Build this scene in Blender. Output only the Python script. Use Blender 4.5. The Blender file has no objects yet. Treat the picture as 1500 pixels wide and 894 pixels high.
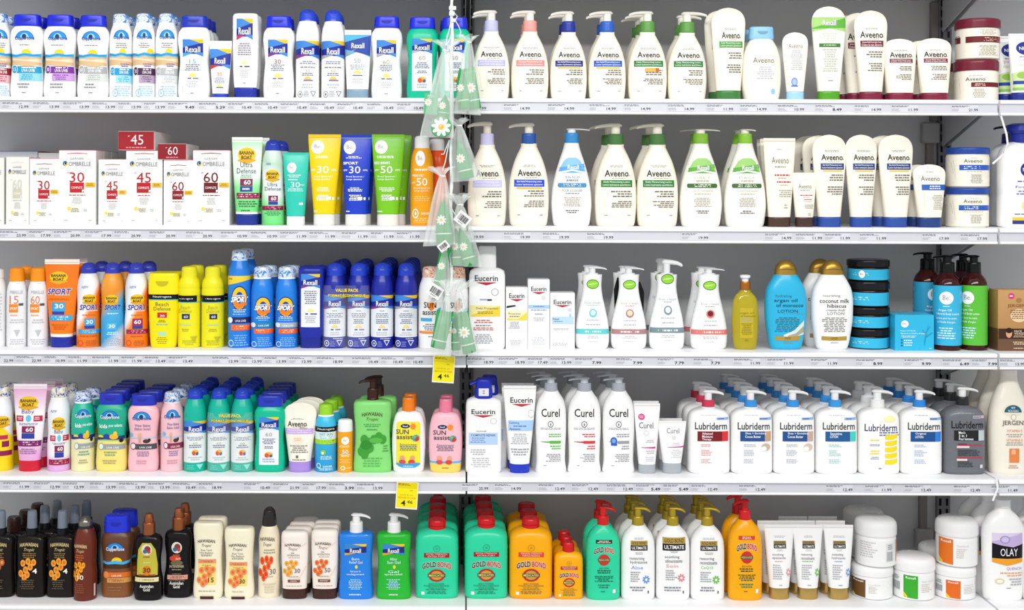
import bpy, math, random
import numpy as np
from mathutils import Vector

# ------------------------------------------------------------------ camera, world, lamps
# Metres. x runs along the shelves, y into the shelves, z up. z = 0 is the lens height, y = 0 the front of the price rails.
DIST, FPX, VX, VY = 2.85, 1824.0, 680.0, 270.0          # lens distance, focal length in pixels, principal point in the photo
ROLL = math.tan(math.radians(0.2))
scene = bpy.context.scene
COL = scene.collection
cam_d = bpy.data.cameras.new('camera')
cam = bpy.data.objects.new('camera', cam_d)
COL.objects.link(cam)
cam_d.sensor_width = 36.0
cam_d.lens = FPX / 1500 * 36
cam_d.shift_x = (750 - VX) / 1500
cam_d.shift_y = -(447 - VY) / 1500
cam.location = (0, -DIST, 0)
cam.rotation_euler = (math.radians(90), math.radians(-0.2), 0)
scene.camera = cam

world = bpy.data.worlds.new('store_light')
scene.world = world
world.use_nodes = True
world.node_tree.nodes['Background'].inputs[0].default_value = (0.95, 0.97, 1.0, 1)
world.node_tree.nodes['Background'].inputs[1].default_value = 0.82

def area(name, loc, rot, sx, sy, power):
    d = bpy.data.lights.new(name, 'AREA')
    d.shape = 'RECTANGLE'
    d.size, d.size_y, d.energy = sx, sy, power
    d.color = (1.0, 0.985, 0.96)
    o = bpy.data.objects.new(name, d)
    o.location, o.rotation_euler = loc, rot
    COL.objects.link(o)
    return o
# two rows of ceiling fluorescents along the aisle
area('ceiling_fluorescent_near', (0.1, -1.15, 1.5), (math.radians(26), 0, 0), 4.2, 0.25, 14)
area('ceiling_fluorescent_far', (0.1, -3.0, 1.4), (math.radians(54), 0, 0), 4.2, 0.25, 105)

vs = scene.view_settings
vs.view_transform, vs.look, vs.gamma, vs.use_curve_mapping = 'Standard', 'None', 1.0, False
vs.exposure = -0.28

# ------------------------------------------------------------------ materials
def lin(h):
    h = h.lstrip('#')
    if len(h) == 3: h = ''.join(q * 2 for q in h)
    v = [int(h[i:i + 2], 16) / 255 for i in (0, 2, 4)]
    return tuple(q / 12.92 if q <= .04045 else ((q + .055) / 1.055) ** 2.4 for q in v) + (1.0,)
_M = {}
def mat(c, rough=.26, metal=0.0, trans=0.0, alpha=1.0, spec=.34):
    """A glossy-to-matt procedural plastic with a faint roughness variation."""
    L = lin(c); dark = .3 * L[0] + .6 * L[1] + .1 * L[2] < .012
    if dark and not metal: spec, rough = min(spec, .22), min(rough, .2)
    key = (c, rough, metal, trans, alpha, spec)
    if key in _M: return _M[key]
    m = bpy.data.materials.new('plastic_' + c.lstrip('#'))
    m.use_nodes = True
    nt = m.node_tree
    b = nt.nodes['Principled BSDF']
    b.inputs['Base Color'].default_value = lin(c)
    b.inputs['Metallic'].default_value = metal
    b.inputs['Transmission Weight'].default_value = trans
    b.inputs['Alpha'].default_value = alpha
    b.inputs['Specular IOR Level'].default_value = spec
    n = nt.nodes.new('ShaderNodeTexNoise'); n.inputs['Scale'].default_value = 45
    r = nt.nodes.new('ShaderNodeMapRange')
    r.inputs['To Min'].default_value = max(.04, rough - .05); r.inputs['To Max'].default_value = min(1, rough + .05)
    tc = nt.nodes.new('ShaderNodeTexCoord')
    nt.links.new(tc.outputs['Object'], n.inputs['Vector'])
    nt.links.new(n.outputs['Fac'], r.inputs['Value']); nt.links.new(r.outputs['Result'], b.inputs['Roughness'])
    _M[key] = m
    return m
def ink(c): return mat(c, .5, spec=.3)
def ramp(stops, z0, z1, rough=.36, tilt=0.0):
    """Printed colour fade along the height of a bottle: stops = [(0..1, colour), ...]; tilt leans it sideways."""
    key = ('ramp', tuple(stops), round(z0, 4), round(z1, 4), tilt)
    if key in _M: return _M[key]
    m = bpy.data.materials.new('printed_fade'); m.use_nodes = True
    nt = m.node_tree; b = nt.nodes['Principled BSDF']; b.inputs['Roughness'].default_value = rough
    tc = nt.nodes.new('ShaderNodeTexCoord'); sp = nt.nodes.new('ShaderNodeSeparateXYZ')
    nt.links.new(tc.outputs['Object'], sp.inputs[0])
    ad = nt.nodes.new('ShaderNodeMath'); ad.operation = 'MULTIPLY_ADD'; ad.inputs[1].default_value = tilt
    nt.links.new(sp.outputs['X'], ad.inputs[0]); nt.links.new(sp.outputs['Z'], ad.inputs[2])
    mr = nt.nodes.new('ShaderNodeMapRange'); mr.inputs['From Min'].default_value = z0; mr.inputs['From Max'].default_value = z1
    nt.links.new(ad.outputs[0], mr.inputs['Value'])
    cr = nt.nodes.new('ShaderNodeValToRGB'); el = cr.color_ramp.elements
    while len(el) < len(stops): el.new(.5)
    for e, (p, c) in zip(el, stops): e.position = p; e.color = lin(c)
    nt.links.new(mr.outputs['Result'], cr.inputs['Fac']); nt.links.new(cr.outputs['Color'], b.inputs['Base Color'])
    _M[key] = m
    return m
def swirl(c1, c2, c3='#ffffff', scale=55):
    """Marbled print of shrink-wrapped spray caps."""
    key = ('swirl', c1, c2, c3, scale)
    if key in _M: return _M[key]
    m = bpy.data.materials.new('swirl_print'); m.use_nodes = True
    nt = m.node_tree; b = nt.nodes['Principled BSDF']; b.inputs['Roughness'].default_value = .25
    tc = nt.nodes.new('ShaderNodeTexCoord'); n = nt.nodes.new('ShaderNodeTexNoise')
    n.inputs['Scale'].default_value = scale; n.inputs['Detail'].default_value = 2; n.inputs['Distortion'].default_value = 1.6
    nt.links.new(tc.outputs['Object'], n.inputs['Vector'])
    cr = nt.nodes.new('ShaderNodeValToRGB'); el = cr.color_ramp.elements
    el.new(.5); el.new(.6)
    for e, (p, c) in zip(el, ((.38, c1), (.47, c3), (.54, c2), (.62, c3))): e.position = p; e.color = lin(c)
    nt.links.new(n.outputs['Fac'], cr.inputs['Fac']); nt.links.new(cr.outputs['Color'], b.inputs['Base Color'])
    _M[key] = m
    return m
def M(c): return mat(c) if isinstance(c, str) else c

# ------------------------------------------------------------------ mesh helpers
def mesh(name, v, f, mats, idx=None, smooth=True, angle=38):
    me = bpy.data.meshes.new(name)
    me.from_pydata([tuple(q) for q in v], [], f)
    for m in mats: me.materials.append(M(m))
    if idx is not None: me.polygons.foreach_set('material_index', idx)
    if smooth:
        me.polygons.foreach_set('use_smooth', [True] * len(me.polygons))
        me.set_sharp_from_angle(angle=math.radians(angle))
    me.update()
    return me
def obj(name, me, parent=None, loc=None):
    o = bpy.data.objects.new(name, me)
    COL.objects.link(o)
    if parent is not None: o.parent = parent
    if loc is not None: o.location = loc
    return o
def tag(o, label, cat=None, group=None, kind=None):
    o['label'] = label
    if cat: o['category'] = cat
    if group: o['group'] = group
    if kind: o['kind'] = kind
    return o
def empty(name, loc=(0, 0, 0)):
    o = bpy.data.objects.new(name, None); o.empty_display_size = .02
    COL.objects.link(o); o.location = loc
    return o
def box(x0, x1, y0, y1, z0, z1, b=0.0):
    """Box, with its vertical and horizontal edges chamfered by b."""
    if b <= 0:
        v = [(x, y, z) for z in (z0, z1) for (x, y) in ((x0, y0), (x1, y0), (x1, y1), (x0, y1))]
        return v, [(0, 3, 2, 1), (4, 5, 6, 7), (0, 1, 5, 4), (1, 2, 6, 5), (2, 3, 7, 6), (3, 0, 4, 7)]
    v = []
    for z, i in ((z0, b), (z0 + b, 0), (z1 - b, 0), (z1, b)):
        for x, y in ((x0 + i + b, y0 + i), (x1 - i - b, y0 + i), (x1 - i, y0 + i + b), (x1 - i, y1 - i - b), (x1 - i - b, y1 - i), (x0 + i + b, y1 - i), (x0 + i, y1 - i - b), (x0 + i, y0 + i + b)):
            v.append((x, y, z))
    f = [tuple(range(7, -1, -1)), tuple(range(24, 32))]
    for k in range(3):
        for j in range(8): f.append((k * 8 + j, k * 8 + (j + 1) % 8, k * 8 + 8 + (j + 1) % 8, k * 8 + 8 + j))
    return v, f
def merge(parts):
    V, F = [], []
    for v, f in parts:
        n = len(V); V += list(v); F += [tuple(i + n for i in q) for q in f]
    return V, F
def sweep(path, radii, N=10, flat=1.0):
    """Tube along a path; radii per point (r or (side, up))."""
    P = [Vector(p) for p in path]; V, F = [], []
    for i, p in enumerate(P):
        t = (P[min(i + 1, len(P) - 1)] - P[max(i - 1, 0)]).normalized()
        up = Vector((0, 0, 1)) if abs(t.z) < .9 else Vector((0, 1, 0))
        s = t.cross(up).normalized(); u = s.cross(t).normalized()
        r = radii[i] if isinstance(radii, (list, tuple)) else radii
        a, b = r if isinstance(r, tuple) else (r, r * flat)
        for k in range(N):
            w = 2 * math.pi * k / N
            V.append(p + s * (a * math.cos(w)) + u * (b * math.sin(w)))
    for i in range(len(P) - 1):
        for k in range(N):
            F.append((i * N + k, i * N + (k + 1) % N, (i + 1) * N + (k + 1) % N, (i + 1) * N + k))
    F.append(tuple(range(N - 1, -1, -1))); F.append(tuple(range((len(P) - 1) * N, len(P) * N)))
    return V, F
def pchip(x, y, q):
    x, y, q = np.asarray(x, float), np.asarray(y, float), np.asarray(q, float)
    h = np.diff(x); d = np.diff(y) / h; m = np.zeros(len(x))
    m[0], m[-1] = d[0], d[-1]
    for i in range(1, len(x) - 1):
        if d[i - 1] * d[i] > 0:
            a, b = 2 * h[i] + h[i - 1], h[i] + 2 * h[i - 1]
            m[i] = (a + b) / (a / d[i - 1] + b / d[i])
    i = np.clip(np.searchsorted(x, q, 'right') - 1, 0, len(x) - 2)
    t = (q - x[i]) / h[i]
    return ((1 + 2 * t) * (1 - t) ** 2 * y[i] + t * (1 - t) ** 2 * h[i] * m[i] + t * t * (3 - 2 * t) * y[i + 1] + t * t * (t - 1) * h[i] * m[i + 1])

class Surf:
    """A lofted body: superellipse rings whose half width, half depth and squareness follow a profile."""
    def __init__(s, prof, z0, z1, hw, hd, cuts=(), K=22, N=36, flat=False):
        P = [tuple(p) + ((p[1],) if len(p) < 3 else ()) for p in prof]
        P = [p + ((2.4,) if len(p) < 4 else ()) for p in P]
        t = [p[0] for p in P]
        q = sorted(set([round(i / K, 5) for i in range(K + 1)] + [round(p, 5) for p in t] + [round((c - z0) / (z1 - z0), 5) for c in cuts if z0 < c < z1]))
        f = np.interp if flat else (lambda qq, tt, yy: pchip(tt, yy, qq))
        s.w = np.maximum(f(q, t, [p[1] for p in P]) * hw, 1e-5)
        s.d = np.maximum(f(q, t, [p[2] for p in P]) * hd, 1e-5)
        s.n = f(q, t, [p[3] for p in P])
        s.z = z0 + np.asarray(q) * (z1 - z0); s.N = N
    def data(s):
        th = np.linspace(0, 2 * math.pi, s.N, endpoint=False) - math.pi / 2
        c, g = np.cos(th), np.sin(th)
        V, F = [], []
        for w, d, n, z in zip(s.w, s.d, s.n, s.z):
            V += list(zip(w * np.sign(c) * np.abs(c) ** (2 / n), d * np.sign(g) * np.abs(g) ** (2 / n), [z] * s.N))
        R, N = len(s.z), s.N
        for i in range(R - 1):
            for k in range(N): F.append((i * N + k, i * N + (k + 1) % N, (i + 1) * N + (k + 1) % N, (i + 1) * N + k))
        F.append(tuple(range(N - 1, -1, -1))); F.append(tuple(range((R - 1) * N, R * N)))
        return V, F
    def front(s, x, z):
        w, d, n = np.interp(z, s.z, s.w), np.interp(z, s.z, s.d), np.interp(z, s.z, s.n)
        x = np.clip(x, -.985 * w, .985 * w)
        return x, d * (1 - (np.abs(x) / w) ** n) ** (1 / n)
class Flat:
    def __init__(s, hd): s.hd = hd
    def front(s, x, z): return x, np.full_like(x, s.hd)

# ------------------------------------------------------------------ flat print
_TX = {}
def text_mesh(t, off):
    if (t, off) in _TX: return _TX[(t, off)]
    cu = bpy.data.curves.new('lettering', 'FONT')
    cu.body, cu.resolution_u, cu.offset = t, 2, off
    o = bpy.data.objects.new('lettering', cu)
    me = o.to_mesh()
    v = np.array([p.co[:2] for p in me.vertices]); f = [tuple(p.vertices) for p in me.polygons]
    o.to_mesh_clear(); bpy.data.objects.remove(o); bpy.data.curves.remove(cu)
    _TX[(t, off)] = (v, f)
    return v, f
def T(t, x, y, w, h, c, b=0, o=None, arc=0, sh=0, rise=0): return ('T', t, x, y, w, h, c, b, o, arc, sh, rise)
def R(x0, y0, x1, y1, c): return ('V', [x0, x1], [y1, y1], [y0, y0], c)
def V(xs, top, bot, c): return ('V', xs, top, bot, c)
def E(x, y, rx, ry, c, half=None):
    a = [i / 12 * math.pi for i in range(13)]
    xs = [x - rx * math.cos(q) for q in a]
    lo = [y - ry * math.sin(q) for q in a]
    hi = [y + ry * math.sin(q) for q in a]
    if half == 'top': lo = [y] * 13
    return ('V', xs, hi, lo, c)
def F(x, y0, y1, w, n, c='#8a8a8a', al='c'): return ('F', x, y0, y1, w, n, c, al)
def flower(x, y, rx, ry, c, cc, n=8):
    """Petals around a disc."""
    out = []
    for k in range(n):
        t = 2 * math.pi * k / n + .2; cs, sn = math.cos(t), math.sin(t)
        a, b = .40, .19 if n > 7 else .26                   # petal half length and half width
        Xm = math.sqrt((a * cs) ** 2 + (b * sn) ** 2)
        xs, hi, lo = [], [], []
        for i in range(9):
            u = -Xm * math.cos(i / 8 * math.pi)
            m, q = u * (a * a - b * b) * sn * cs / Xm ** 2, a * b * math.sqrt(max(0, Xm * Xm - u * u)) / Xm ** 2
            xs.append(x + rx * (.58 * cs + u)); hi.append(y + ry * (.58 * sn + m + q)); lo.append(y + ry * (.58 * sn + m - q))
        out.append(V(xs, hi, lo, c))
    return out + [E(x, y, rx * .3, ry * .3, cc)]

def label_mesh(decs, surf, hw, H, seed=1):
    rnd = random.Random(seed)
    VV, FF, idx, mats, slot = [], [], [], [], {}
    def add(x, z, f, c, off):
        x, d = surf.front(np.asarray(x, float), np.asarray(z, float))
        n = len(VV)
        VV.extend(zip(x, -(d + off), z)); FF.extend([tuple(i + n for i in q) for q in f])
        if c not in slot: slot[c] = len(mats); mats.append(ink(c) if isinstance(c, str) else c)
        idx.extend([slot[c]] * len(f))
    for i, d in enumerate(decs):
        off = .00035 + .00007 * i
        if d[0] == 'T':
            _, t, cx, cy, w, h, c, b, o, arc, sh, rise = d
            v0, _f = text_mesh(t, 0)
            if len(v0) == 0: continue
            lo, hi = v0.min(0), v0.max(0)
            for cc, bo, oo in (((o, max(b, 0) + .04, off),) if o else ()) + ((c, b, off + .00014),):
                v, f = text_mesh(t, bo)
                u = (v - lo) / (hi - lo)
                x = (cx - w / 2 + u[:, 0] * w + sh * (u[:, 1] - .5)) * hw
                z = (cy - h / 2 + u[:, 1] * h + arc * (1 - (2 * u[:, 0] - 1) ** 2) + rise * (u[:, 0] - .5)) * H
                add(x, z, f, cc, oo)
        elif d[0] == 'V':
            _, xs, top, bot, c = d
            q = sorted(set(list(xs) + list(np.linspace(xs[0], xs[-1], max(2, int((xs[-1] - xs[0]) * 15) + 2)))))
            a, bb = np.interp(q, xs, top), np.interp(q, xs, bot)
            nz = max(1, int(np.max(a - bb) * 36)) + 1
            X, Z = [], []
            for r in range(nz):
                X += list(np.array(q) * hw); Z += list((bb + (a - bb) * r / (nz - 1)) * H)
            m = len(q)
            add(X, Z, [(r * m + k, r * m + k + 1, r * m + m + k + 1, r * m + m + k) for r in range(nz - 1) for k in range(m - 1)], c, off)
        else:
            _, x, y0, y1, w, n, c, al = d
            pitch = (y1 - y0) / n
            X, Z, f = [], [], []
            for r in range(n):
                L = w * rnd.uniform(.62, 1)
                s = {'c': x - L / 2, 'l': x, 'r': x - L}[al]
                e, z = s + L, y1 - (r + .5) * pitch
                while s < e - .03:
                    g = min(e, s + w * rnd.uniform(.07, .22)); k = len(X)
                    X += [s * hw, g * hw, g * hw, s * hw]; Z += [(z - .26 * pitch) * H] * 2 + [(z + .26 * pitch) * H] * 2
                    f.append((k, k + 1, k + 2, k + 3)); s = g + w * .035
            if X: add(X, Z, f, c, off)
    return mesh('label_print', VV, FF, mats, idx, smooth=False)

# ------------------------------------------------------------------ products
SHELF_Z = {1: .198, 2: -.097, 3: -.384, 4: -.6733, 5: -.969}
ROWNAME = {1: 'top', 2: 'second', 3: 'middle', 4: 'fourth', 5: 'bottom'}
PRODUCTS = []
class C: pass
def start(row, cx, w, top, name, label, cat, hd=None, ratio=.58, yf=.05, base=None, group=None):
    """Stand a product on a shelf: cx, w, top are read off the photograph and turned into metres at its own distance."""
    c = C(); c.row, c.label, c.cat, c.cx = row, label, cat, cx
    sc = (DIST + yf + .02) / FPX
    for _ in range(3):
        c.hw = w / 2 * sc; c.hd = hd if hd else c.hw * ratio
        c.y = yf + c.hd; sc = (DIST + c.y) / FPX
    c.sc = sc
    c.z = SHELF_Z[row] if base is None else base
    c.H = (VY - (top - (cx - VX) * ROLL)) * sc - c.z
    c.x = (cx - VX) * sc
    c.root = empty(name, (c.x, c.y, c.z))
    if ratio == 1 and cat != 'box': c.root.rotation_euler.z = -math.atan2(c.x, DIST + c.y)      # round packs stand with their label to the aisle
    tag(c.root, label, cat, group or f'{name.replace("_", " ")}s on the {ROWNAME[row]} shelf')
    PRODUCTS.append(c)
    return c
def part(c, name, surf_or_vf, m, bands=None, par=None, smooth=True, angle=38):
    v, f = surf_or_vf.data() if isinstance(surf_or_vf, Surf) else surf_or_vf
    mats, idx = [m], None
    if bands:
        mats = [m] + [b[1] for b in bands]; idx = []
        for q in f:
            z = sum(v[i][2] for i in q) / len(q) / c.H
            k = 0
            for j, b in enumerate(bands):
                if b[0][0] < z < b[0][1]: k = j + 1
            idx.append(k)
    return obj(name, mesh(name, v, f, mats, idx, smooth, angle), par or c.root)
def decorate(c, surf, decs, seed=None, name='label_print', par=None):
    def span(d): return (d[3] - d[5] / 2, d[3] + d[5] / 2) if d[0] == 'T' else (min(d[3]), max(d[2])) if d[0] == 'V' else (d[2], d[3])
    blocks, reach = [], None
    for lo, hi, i in sorted(span(d) + (i,) for i, d in enumerate(decs)):       # print blocks far apart on the pack are parts of their own
        if reach is None or (lo - reach) * c.H > .014: blocks.append([]); reach = hi
        blocks[-1].append(i); reach = max(reach, hi)
    for b in blocks: obj(name, label_mesh([decs[i] for i in sorted(b)], surf, c.hw, c.H, seed or int(c.cx * 7 + c.row)), par or c.root)
ORD = ['', 'second', 'third', 'fourth', 'fifth', 'sixth', 'seventh']
def copies(c, n, dx=0.0, pitch=None, dys=None):
    """Stand n more of the same product behind the first."""
    for k in range(1, n + 1):
        r = c.root.copy(); COL.objects.link(r)
        p = pitch or 2 * c.hd + .003
        r.location = (c.root.location.x + (dx[k - 1] if isinstance(dx, (list, tuple)) else dx * k) * c.sc, c.root.location.y + (dys[k - 1] if dys else p * k), c.root.location.z)
        r['label'] = f'{ORD[k]} in line behind the {c.label}'
        for ch in c.root.children:
            q = ch.copy(); COL.objects.link(q); q.parent = r
            for g in ch.children:
                s = g.copy(); COL.objects.link(s); s.parent = q

# body profiles: (height, half width, half depth, squareness)
PR = {
 'lotion': [(0, .86, .85, 2.8), (.015, .93, .95, 2.8), (.12, .98, 1, 2.7), (.32, .94, .97, 2.6), (.52, .87, .93, 2.6), (.68, .93, .96, 2.6), (.83, 1, 1, 2.7), (.93, .95, .95, 2.7), (.985, .80, .8, 2.6), (1, .76, .76, 2.6)],
 'aveeno': [(0, .84, .8, 2.5), (.015, .90, .9, 2.5), (.12, .965, .97, 2.5), (.30, 1, 1, 2.5), (.5, .975, .97, 2.4), (.66, .87, .9, 2.3), (.8, .70, .78, 2.2), (.91, .50, .64, 2), (.955, .415, .6, 2), (.96, .40, .58, 2), (1, .40, .58, 2)],
 'cone': [(0, .82, .8, 2.5), (.015, .88, .9, 2.5), (.12, .955, .97, 2.5), (.26, 1, 1, 2.5), (.42, .96, .97, 2.4), (.6, .83, .88, 2.3), (.78, .62, .74, 2.2), (.92, .43, .62, 2), (1, .35, .55, 2)],
 'can': [(0, .94, .94, 2), (.012, 1, 1, 2), (.7, 1, 1, 2), (.8, .985, .985, 2), (.9, .90, .90, 2), (.97, .76, .76, 2), (1, .70, .70, 2)],
 'canwaist': [(0, .94, .94, 2), (.012, 1, 1, 2), (.35, 1, 1, 2), (.52, .93, .93, 2), (.64, .95, .95, 2), (.8, .97, .97, 2), (.9, .88, .88, 2), (.97, .74, .74, 2), (1, .66, .66, 2)],
 'canstep': [(0, .94, .94, 2), (.012, 1, 1, 2), (.72, 1, 1, 2), (.76, .985, .985, 2), (.78, .95, .95, 2), (.83, 1, 1, 2), (.87, .99, .99, 2), (.95, .9, .9, 2), (1, .74, .74, 2)],
 'oval': [(0, .78, .8, 2.4), (.015, .85, .9, 2.4), (.12, .94, .97, 2.4), (.38, 1, 1, 2.4), (.62, .98, 1, 2.4), (.85, .82, .9, 2.4), (1, .56, .7, 2.3)],
 'square': [(0, .92, .9, 5), (.015, .98, .97, 5), (.06, 1, 1, 5), (.90, .985, 1, 5), (.96, .93, .9, 4), (.99, .72, .7, 3), (1, .5, .55, 2.4)],
 'lubri': [(0, .90, .9, 3.6), (.015, .97, .97, 3.6), (.06, 1, 1, 3.6), (.80, .98, 1, 3.6), (.88, .94, .96, 3.2), (.94, .78, .85, 2.8), (.975, .5, .68, 2.3), (.985, .34, .5, 2), (1, .32, .5, 2)],
 'pear': [(0, .82, .8, 2.3), (.02, .92, .92, 2.3), (.10, .99, 1, 2.3), (.2, 1, 1, 2.3), (.36, .93, .96, 2.3), (.55, .76, .84, 2.2), (.72, .60, .72, 2.1), (.84, .545, .66, 2), (.93, .56, .68, 2), (1, .58, .7, 2)],
 'curel': [(0, .95, .95, 2.5), (.015, 1, 1, 2.5), (.05, .98, .98, 2.5), (.14, .92, .94, 2.5), (.3, .935, .96, 2.5), (.55, .985, 1, 2.5), (.75, .96, 1, 2.5), (.88, .82, .92, 2.4), (.95, .6, .75, 2.2), (1, .44, .6, 2)],
 'ogx': [(0, .66, .7, 2.6), (.015, .72, .82, 2.6), (.2, .88, .95, 2.6), (.45, .99, 1, 2.6), (.6, 1, 1, 2.6), (.78, .93, .98, 2.6), (.92, .70, .85, 2.5), (1, .52, .7, 2.4)],
 'goldlotion': [(0, .90, .9, 2.8), (.015, .97, .97, 2.8), (.08, 1, 1, 2.8), (.62, 1, 1, 2.8), (.78, .96, .98, 2.6), (.89, .80, .88, 2.4), (.96, .55, .7, 2.2), (1, .38, .55, 2)],
 'powder': [(0, .90, .88, 4), (.015, .96, .95, 4), (.05, .99, 1, 4), (.70, .99, 1, 4), (.72, 1, 1, 4), (.75, .985, 1, 4), (.86, .98, .98, 3.6), (.94, .87, .85, 3), (.985, .62, .66, 2.4), (1, .42, .6, 2)],
 'htgreen': [(0, .94, .9, 3.4), (.015, .99, .97, 3.4), (.08, 1, 1, 3.4), (.35, .93, .95, 3.2), (.6, .91, .93, 3.2), (.85, .985, 1, 3.4), (.94, .99, 1, 3.4), (.985, .92, .9, 3.2), (1, .7, .75, 2.6)],
 'htdark': [(0, .92, .9, 3.6), (.015, .98, .97, 3.6), (.06, 1, 1, 3.6), (.12, 1, 1, 3.4), (.45, .93, .95, 3.3), (.75, .95, .97, 3.3), (.88, .98, 1, 3.3), (.95, .9, .92, 3), (.985, .65, .75, 2.4), (1, .42, .6, 2)],
 'ausgold': [(0, .86, .88, 2.8), (.015, .93, .95, 2.8), (.10, 1, 1, 2.8), (.25, .99, 1, 2.8), (.45, .86, .92, 2.8), (.6, .84, .9, 2.8), (.8, .93, .97, 2.8), (.9, .94, .98, 2.8), (.97, .80, .85, 2.5), (1, .5, .6, 2)],
 'htwhite': [(0, .86, .9, 3), (.015, .95, .96, 3), (.10, 1, 1, 3), (.3, .94, .96, 2.8), (.5, .90, .94, 2.8), (.72, .94, .97, 2.8), (.9, 1, 1, 3), (.97, .97, .95, 3), (.993, .88, .82, 3), (1, .76, .6, 3)],
 'tottle': [(0, .86, .9, 2.8), (.05, .90, .95, 2.8), (.3, .97, 1, 2.8), (.7, 1, 1, 2.8), (.92, 1, 1, 3), (.97, .97, .9, 3), (.993, .88, .7, 3), (1, .74, .45, 3)],
 'oil': [(0, .72, .75, 2.4), (.02, .80, .85, 2.4), (.2, .94, .97, 2.4), (.5, 1, 1, 2.4), (.75, .95, .97, 2.4), (.9, .72, .82, 2.3), (.97, .42, .6, 2.1), (1, .36, .55, 2)],
 'jergens': [(0, .85, .85, 2.5), (.015, .91, .93, 2.5), (.12, .96, .98, 2.5), (.4, 1, 1, 2.5), (.6, .95, .97, 2.4), (.75, .78, .85, 2.3), (.88, .52, .65, 2.1), (.95, .42, .58, 2), (1, .4, .57, 2)],
 'amber': [(0, .95, .95, 2), (.012, 1, 1, 2), (.74, 1, 1, 2), (.84, .97, .97, 2), (.92, .82, .82, 2), (.97, .58, .58, 2), (1, .5, .5, 2)],
 'taper': [(0, .74, .8, 3), (.015, .80, .9, 3), (.12, .86, .96, 3), (.6, .95, 1, 3), (1, .985, 1, 3)],
 'sunassist': [(0, .82, .84, 2.8), (.02, .90, .92, 2.8), (.2, .96, .98, 2.8), (.45, 1, 1, 2.8), (.7, .97, .98, 2.7), (.88, .86, .9, 2.6), (.97, .7, .75, 2.4), (1, .46, .6, 2.2)],
 'olay': [(0, .82, .84, 2.7), (.015, .90, .92, 2.7), (.1, .94, .97, 2.7), (.5, .98, 1, 2.7), (.68, 1, 1, 2.6), (.80, .95, .97, 2.5), (.9, .7, .8, 2.3), (.96, .42, .6, 2), (1, .36, .5, 2)],
}
def cuts_of(c, bands): return [q * c.H for b in bands for q in b[0]] if bands else []

def body(c, prof, bt, m, bands=None, z0=0.0, K=22):
    s = Surf(PR[prof] if isinstance(prof, str) else prof, z0 * c.H, bt * c.H, c.hw, c.hd, cuts_of(c, bands), K)
    part(c, 'body', s, m, bands)
    return s
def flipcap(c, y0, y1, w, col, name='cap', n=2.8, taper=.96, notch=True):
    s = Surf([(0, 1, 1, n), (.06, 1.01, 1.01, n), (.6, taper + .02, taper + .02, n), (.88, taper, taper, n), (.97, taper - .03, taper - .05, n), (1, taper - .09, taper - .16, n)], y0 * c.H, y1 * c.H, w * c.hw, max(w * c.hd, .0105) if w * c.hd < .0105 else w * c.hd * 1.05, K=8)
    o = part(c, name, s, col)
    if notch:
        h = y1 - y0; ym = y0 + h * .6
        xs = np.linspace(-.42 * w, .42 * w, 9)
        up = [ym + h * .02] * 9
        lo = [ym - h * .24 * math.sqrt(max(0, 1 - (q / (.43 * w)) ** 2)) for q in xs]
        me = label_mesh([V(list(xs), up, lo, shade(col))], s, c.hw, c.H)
        obj('thumb_notch', me, o)  # flat patch, its darker colour painting the shade of a thumb recess
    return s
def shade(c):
    """Darker copy of a colour; on caps it paints in the shade of a recess."""
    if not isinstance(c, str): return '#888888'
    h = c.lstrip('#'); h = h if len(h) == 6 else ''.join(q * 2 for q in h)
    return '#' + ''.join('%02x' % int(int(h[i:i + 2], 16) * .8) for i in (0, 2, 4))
def cyl(c, name, y0, y1, r, m, prof=None, par=None, x=0.0, N=28):
    s = Surf(prof or [(0, 1, 1, 2), (.04, 1, 1, 2), (.94, .985, .985, 2), (1, .93, .93, 2)], y0 * c.H, y1 * c.H, r, r, K=4, N=N, flat=True)
    o = part(c, name, s, m, par=par)
    if x:
        o.location.x = x
    return o
def pump(c, y0, yc, col, head, r, d=-1, reach=.62, fwd=.25, droop=.14, stem=.58):
    """Collar, stem and nozzle of a lotion pump; d is the spout's direction along the shelf."""
    H = c.H; rc = r * c.hw
    cyl(c, 'collar', y0, yc, rc, col, [(0, 1, 1, 2), (.05, 1.03, 1.03, 2), (.12, 1.03, 1.03, 2), (.14, 1, 1, 2), (.92, .97, .97, 2), (1, .88, .88, 2)])
    th = (1 - yc) * H
    zt = H
    cyl(c, 'stem', yc, 1 - .16 * (1 - yc), rc * stem, head)
    L = reach * 2 * c.hw
    dx, dy = d * math.cos(fwd), -math.sin(fwd)
    hz = zt - th * .17
    pth = [(-dx * rc * .75, -dy * rc * .75, hz - th * .02), (-dx * rc * .45, -dy * rc * .45, hz), (0, 0, hz), (dx * L * .35, dy * L * .35, hz), (dx * L * .7, dy * L * .7, hz - th * droop * .5), (dx * L * .95, dy * L * .95, hz - th * droop * 1.4), (dx * L, dy * L, hz - th * (droop * 1.4 + .12))]
    a, b = rc * .66, th * .21
    v, f = sweep(pth, [(a * .5, b * .4), (a * .95, b), (a, b), (a * .72, b * .9), (a * .55, b * .75), (a * .42, b * .6), (a * .3, b * .4)], 12)
    part(c, 'nozzle', (v, f), head)
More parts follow.
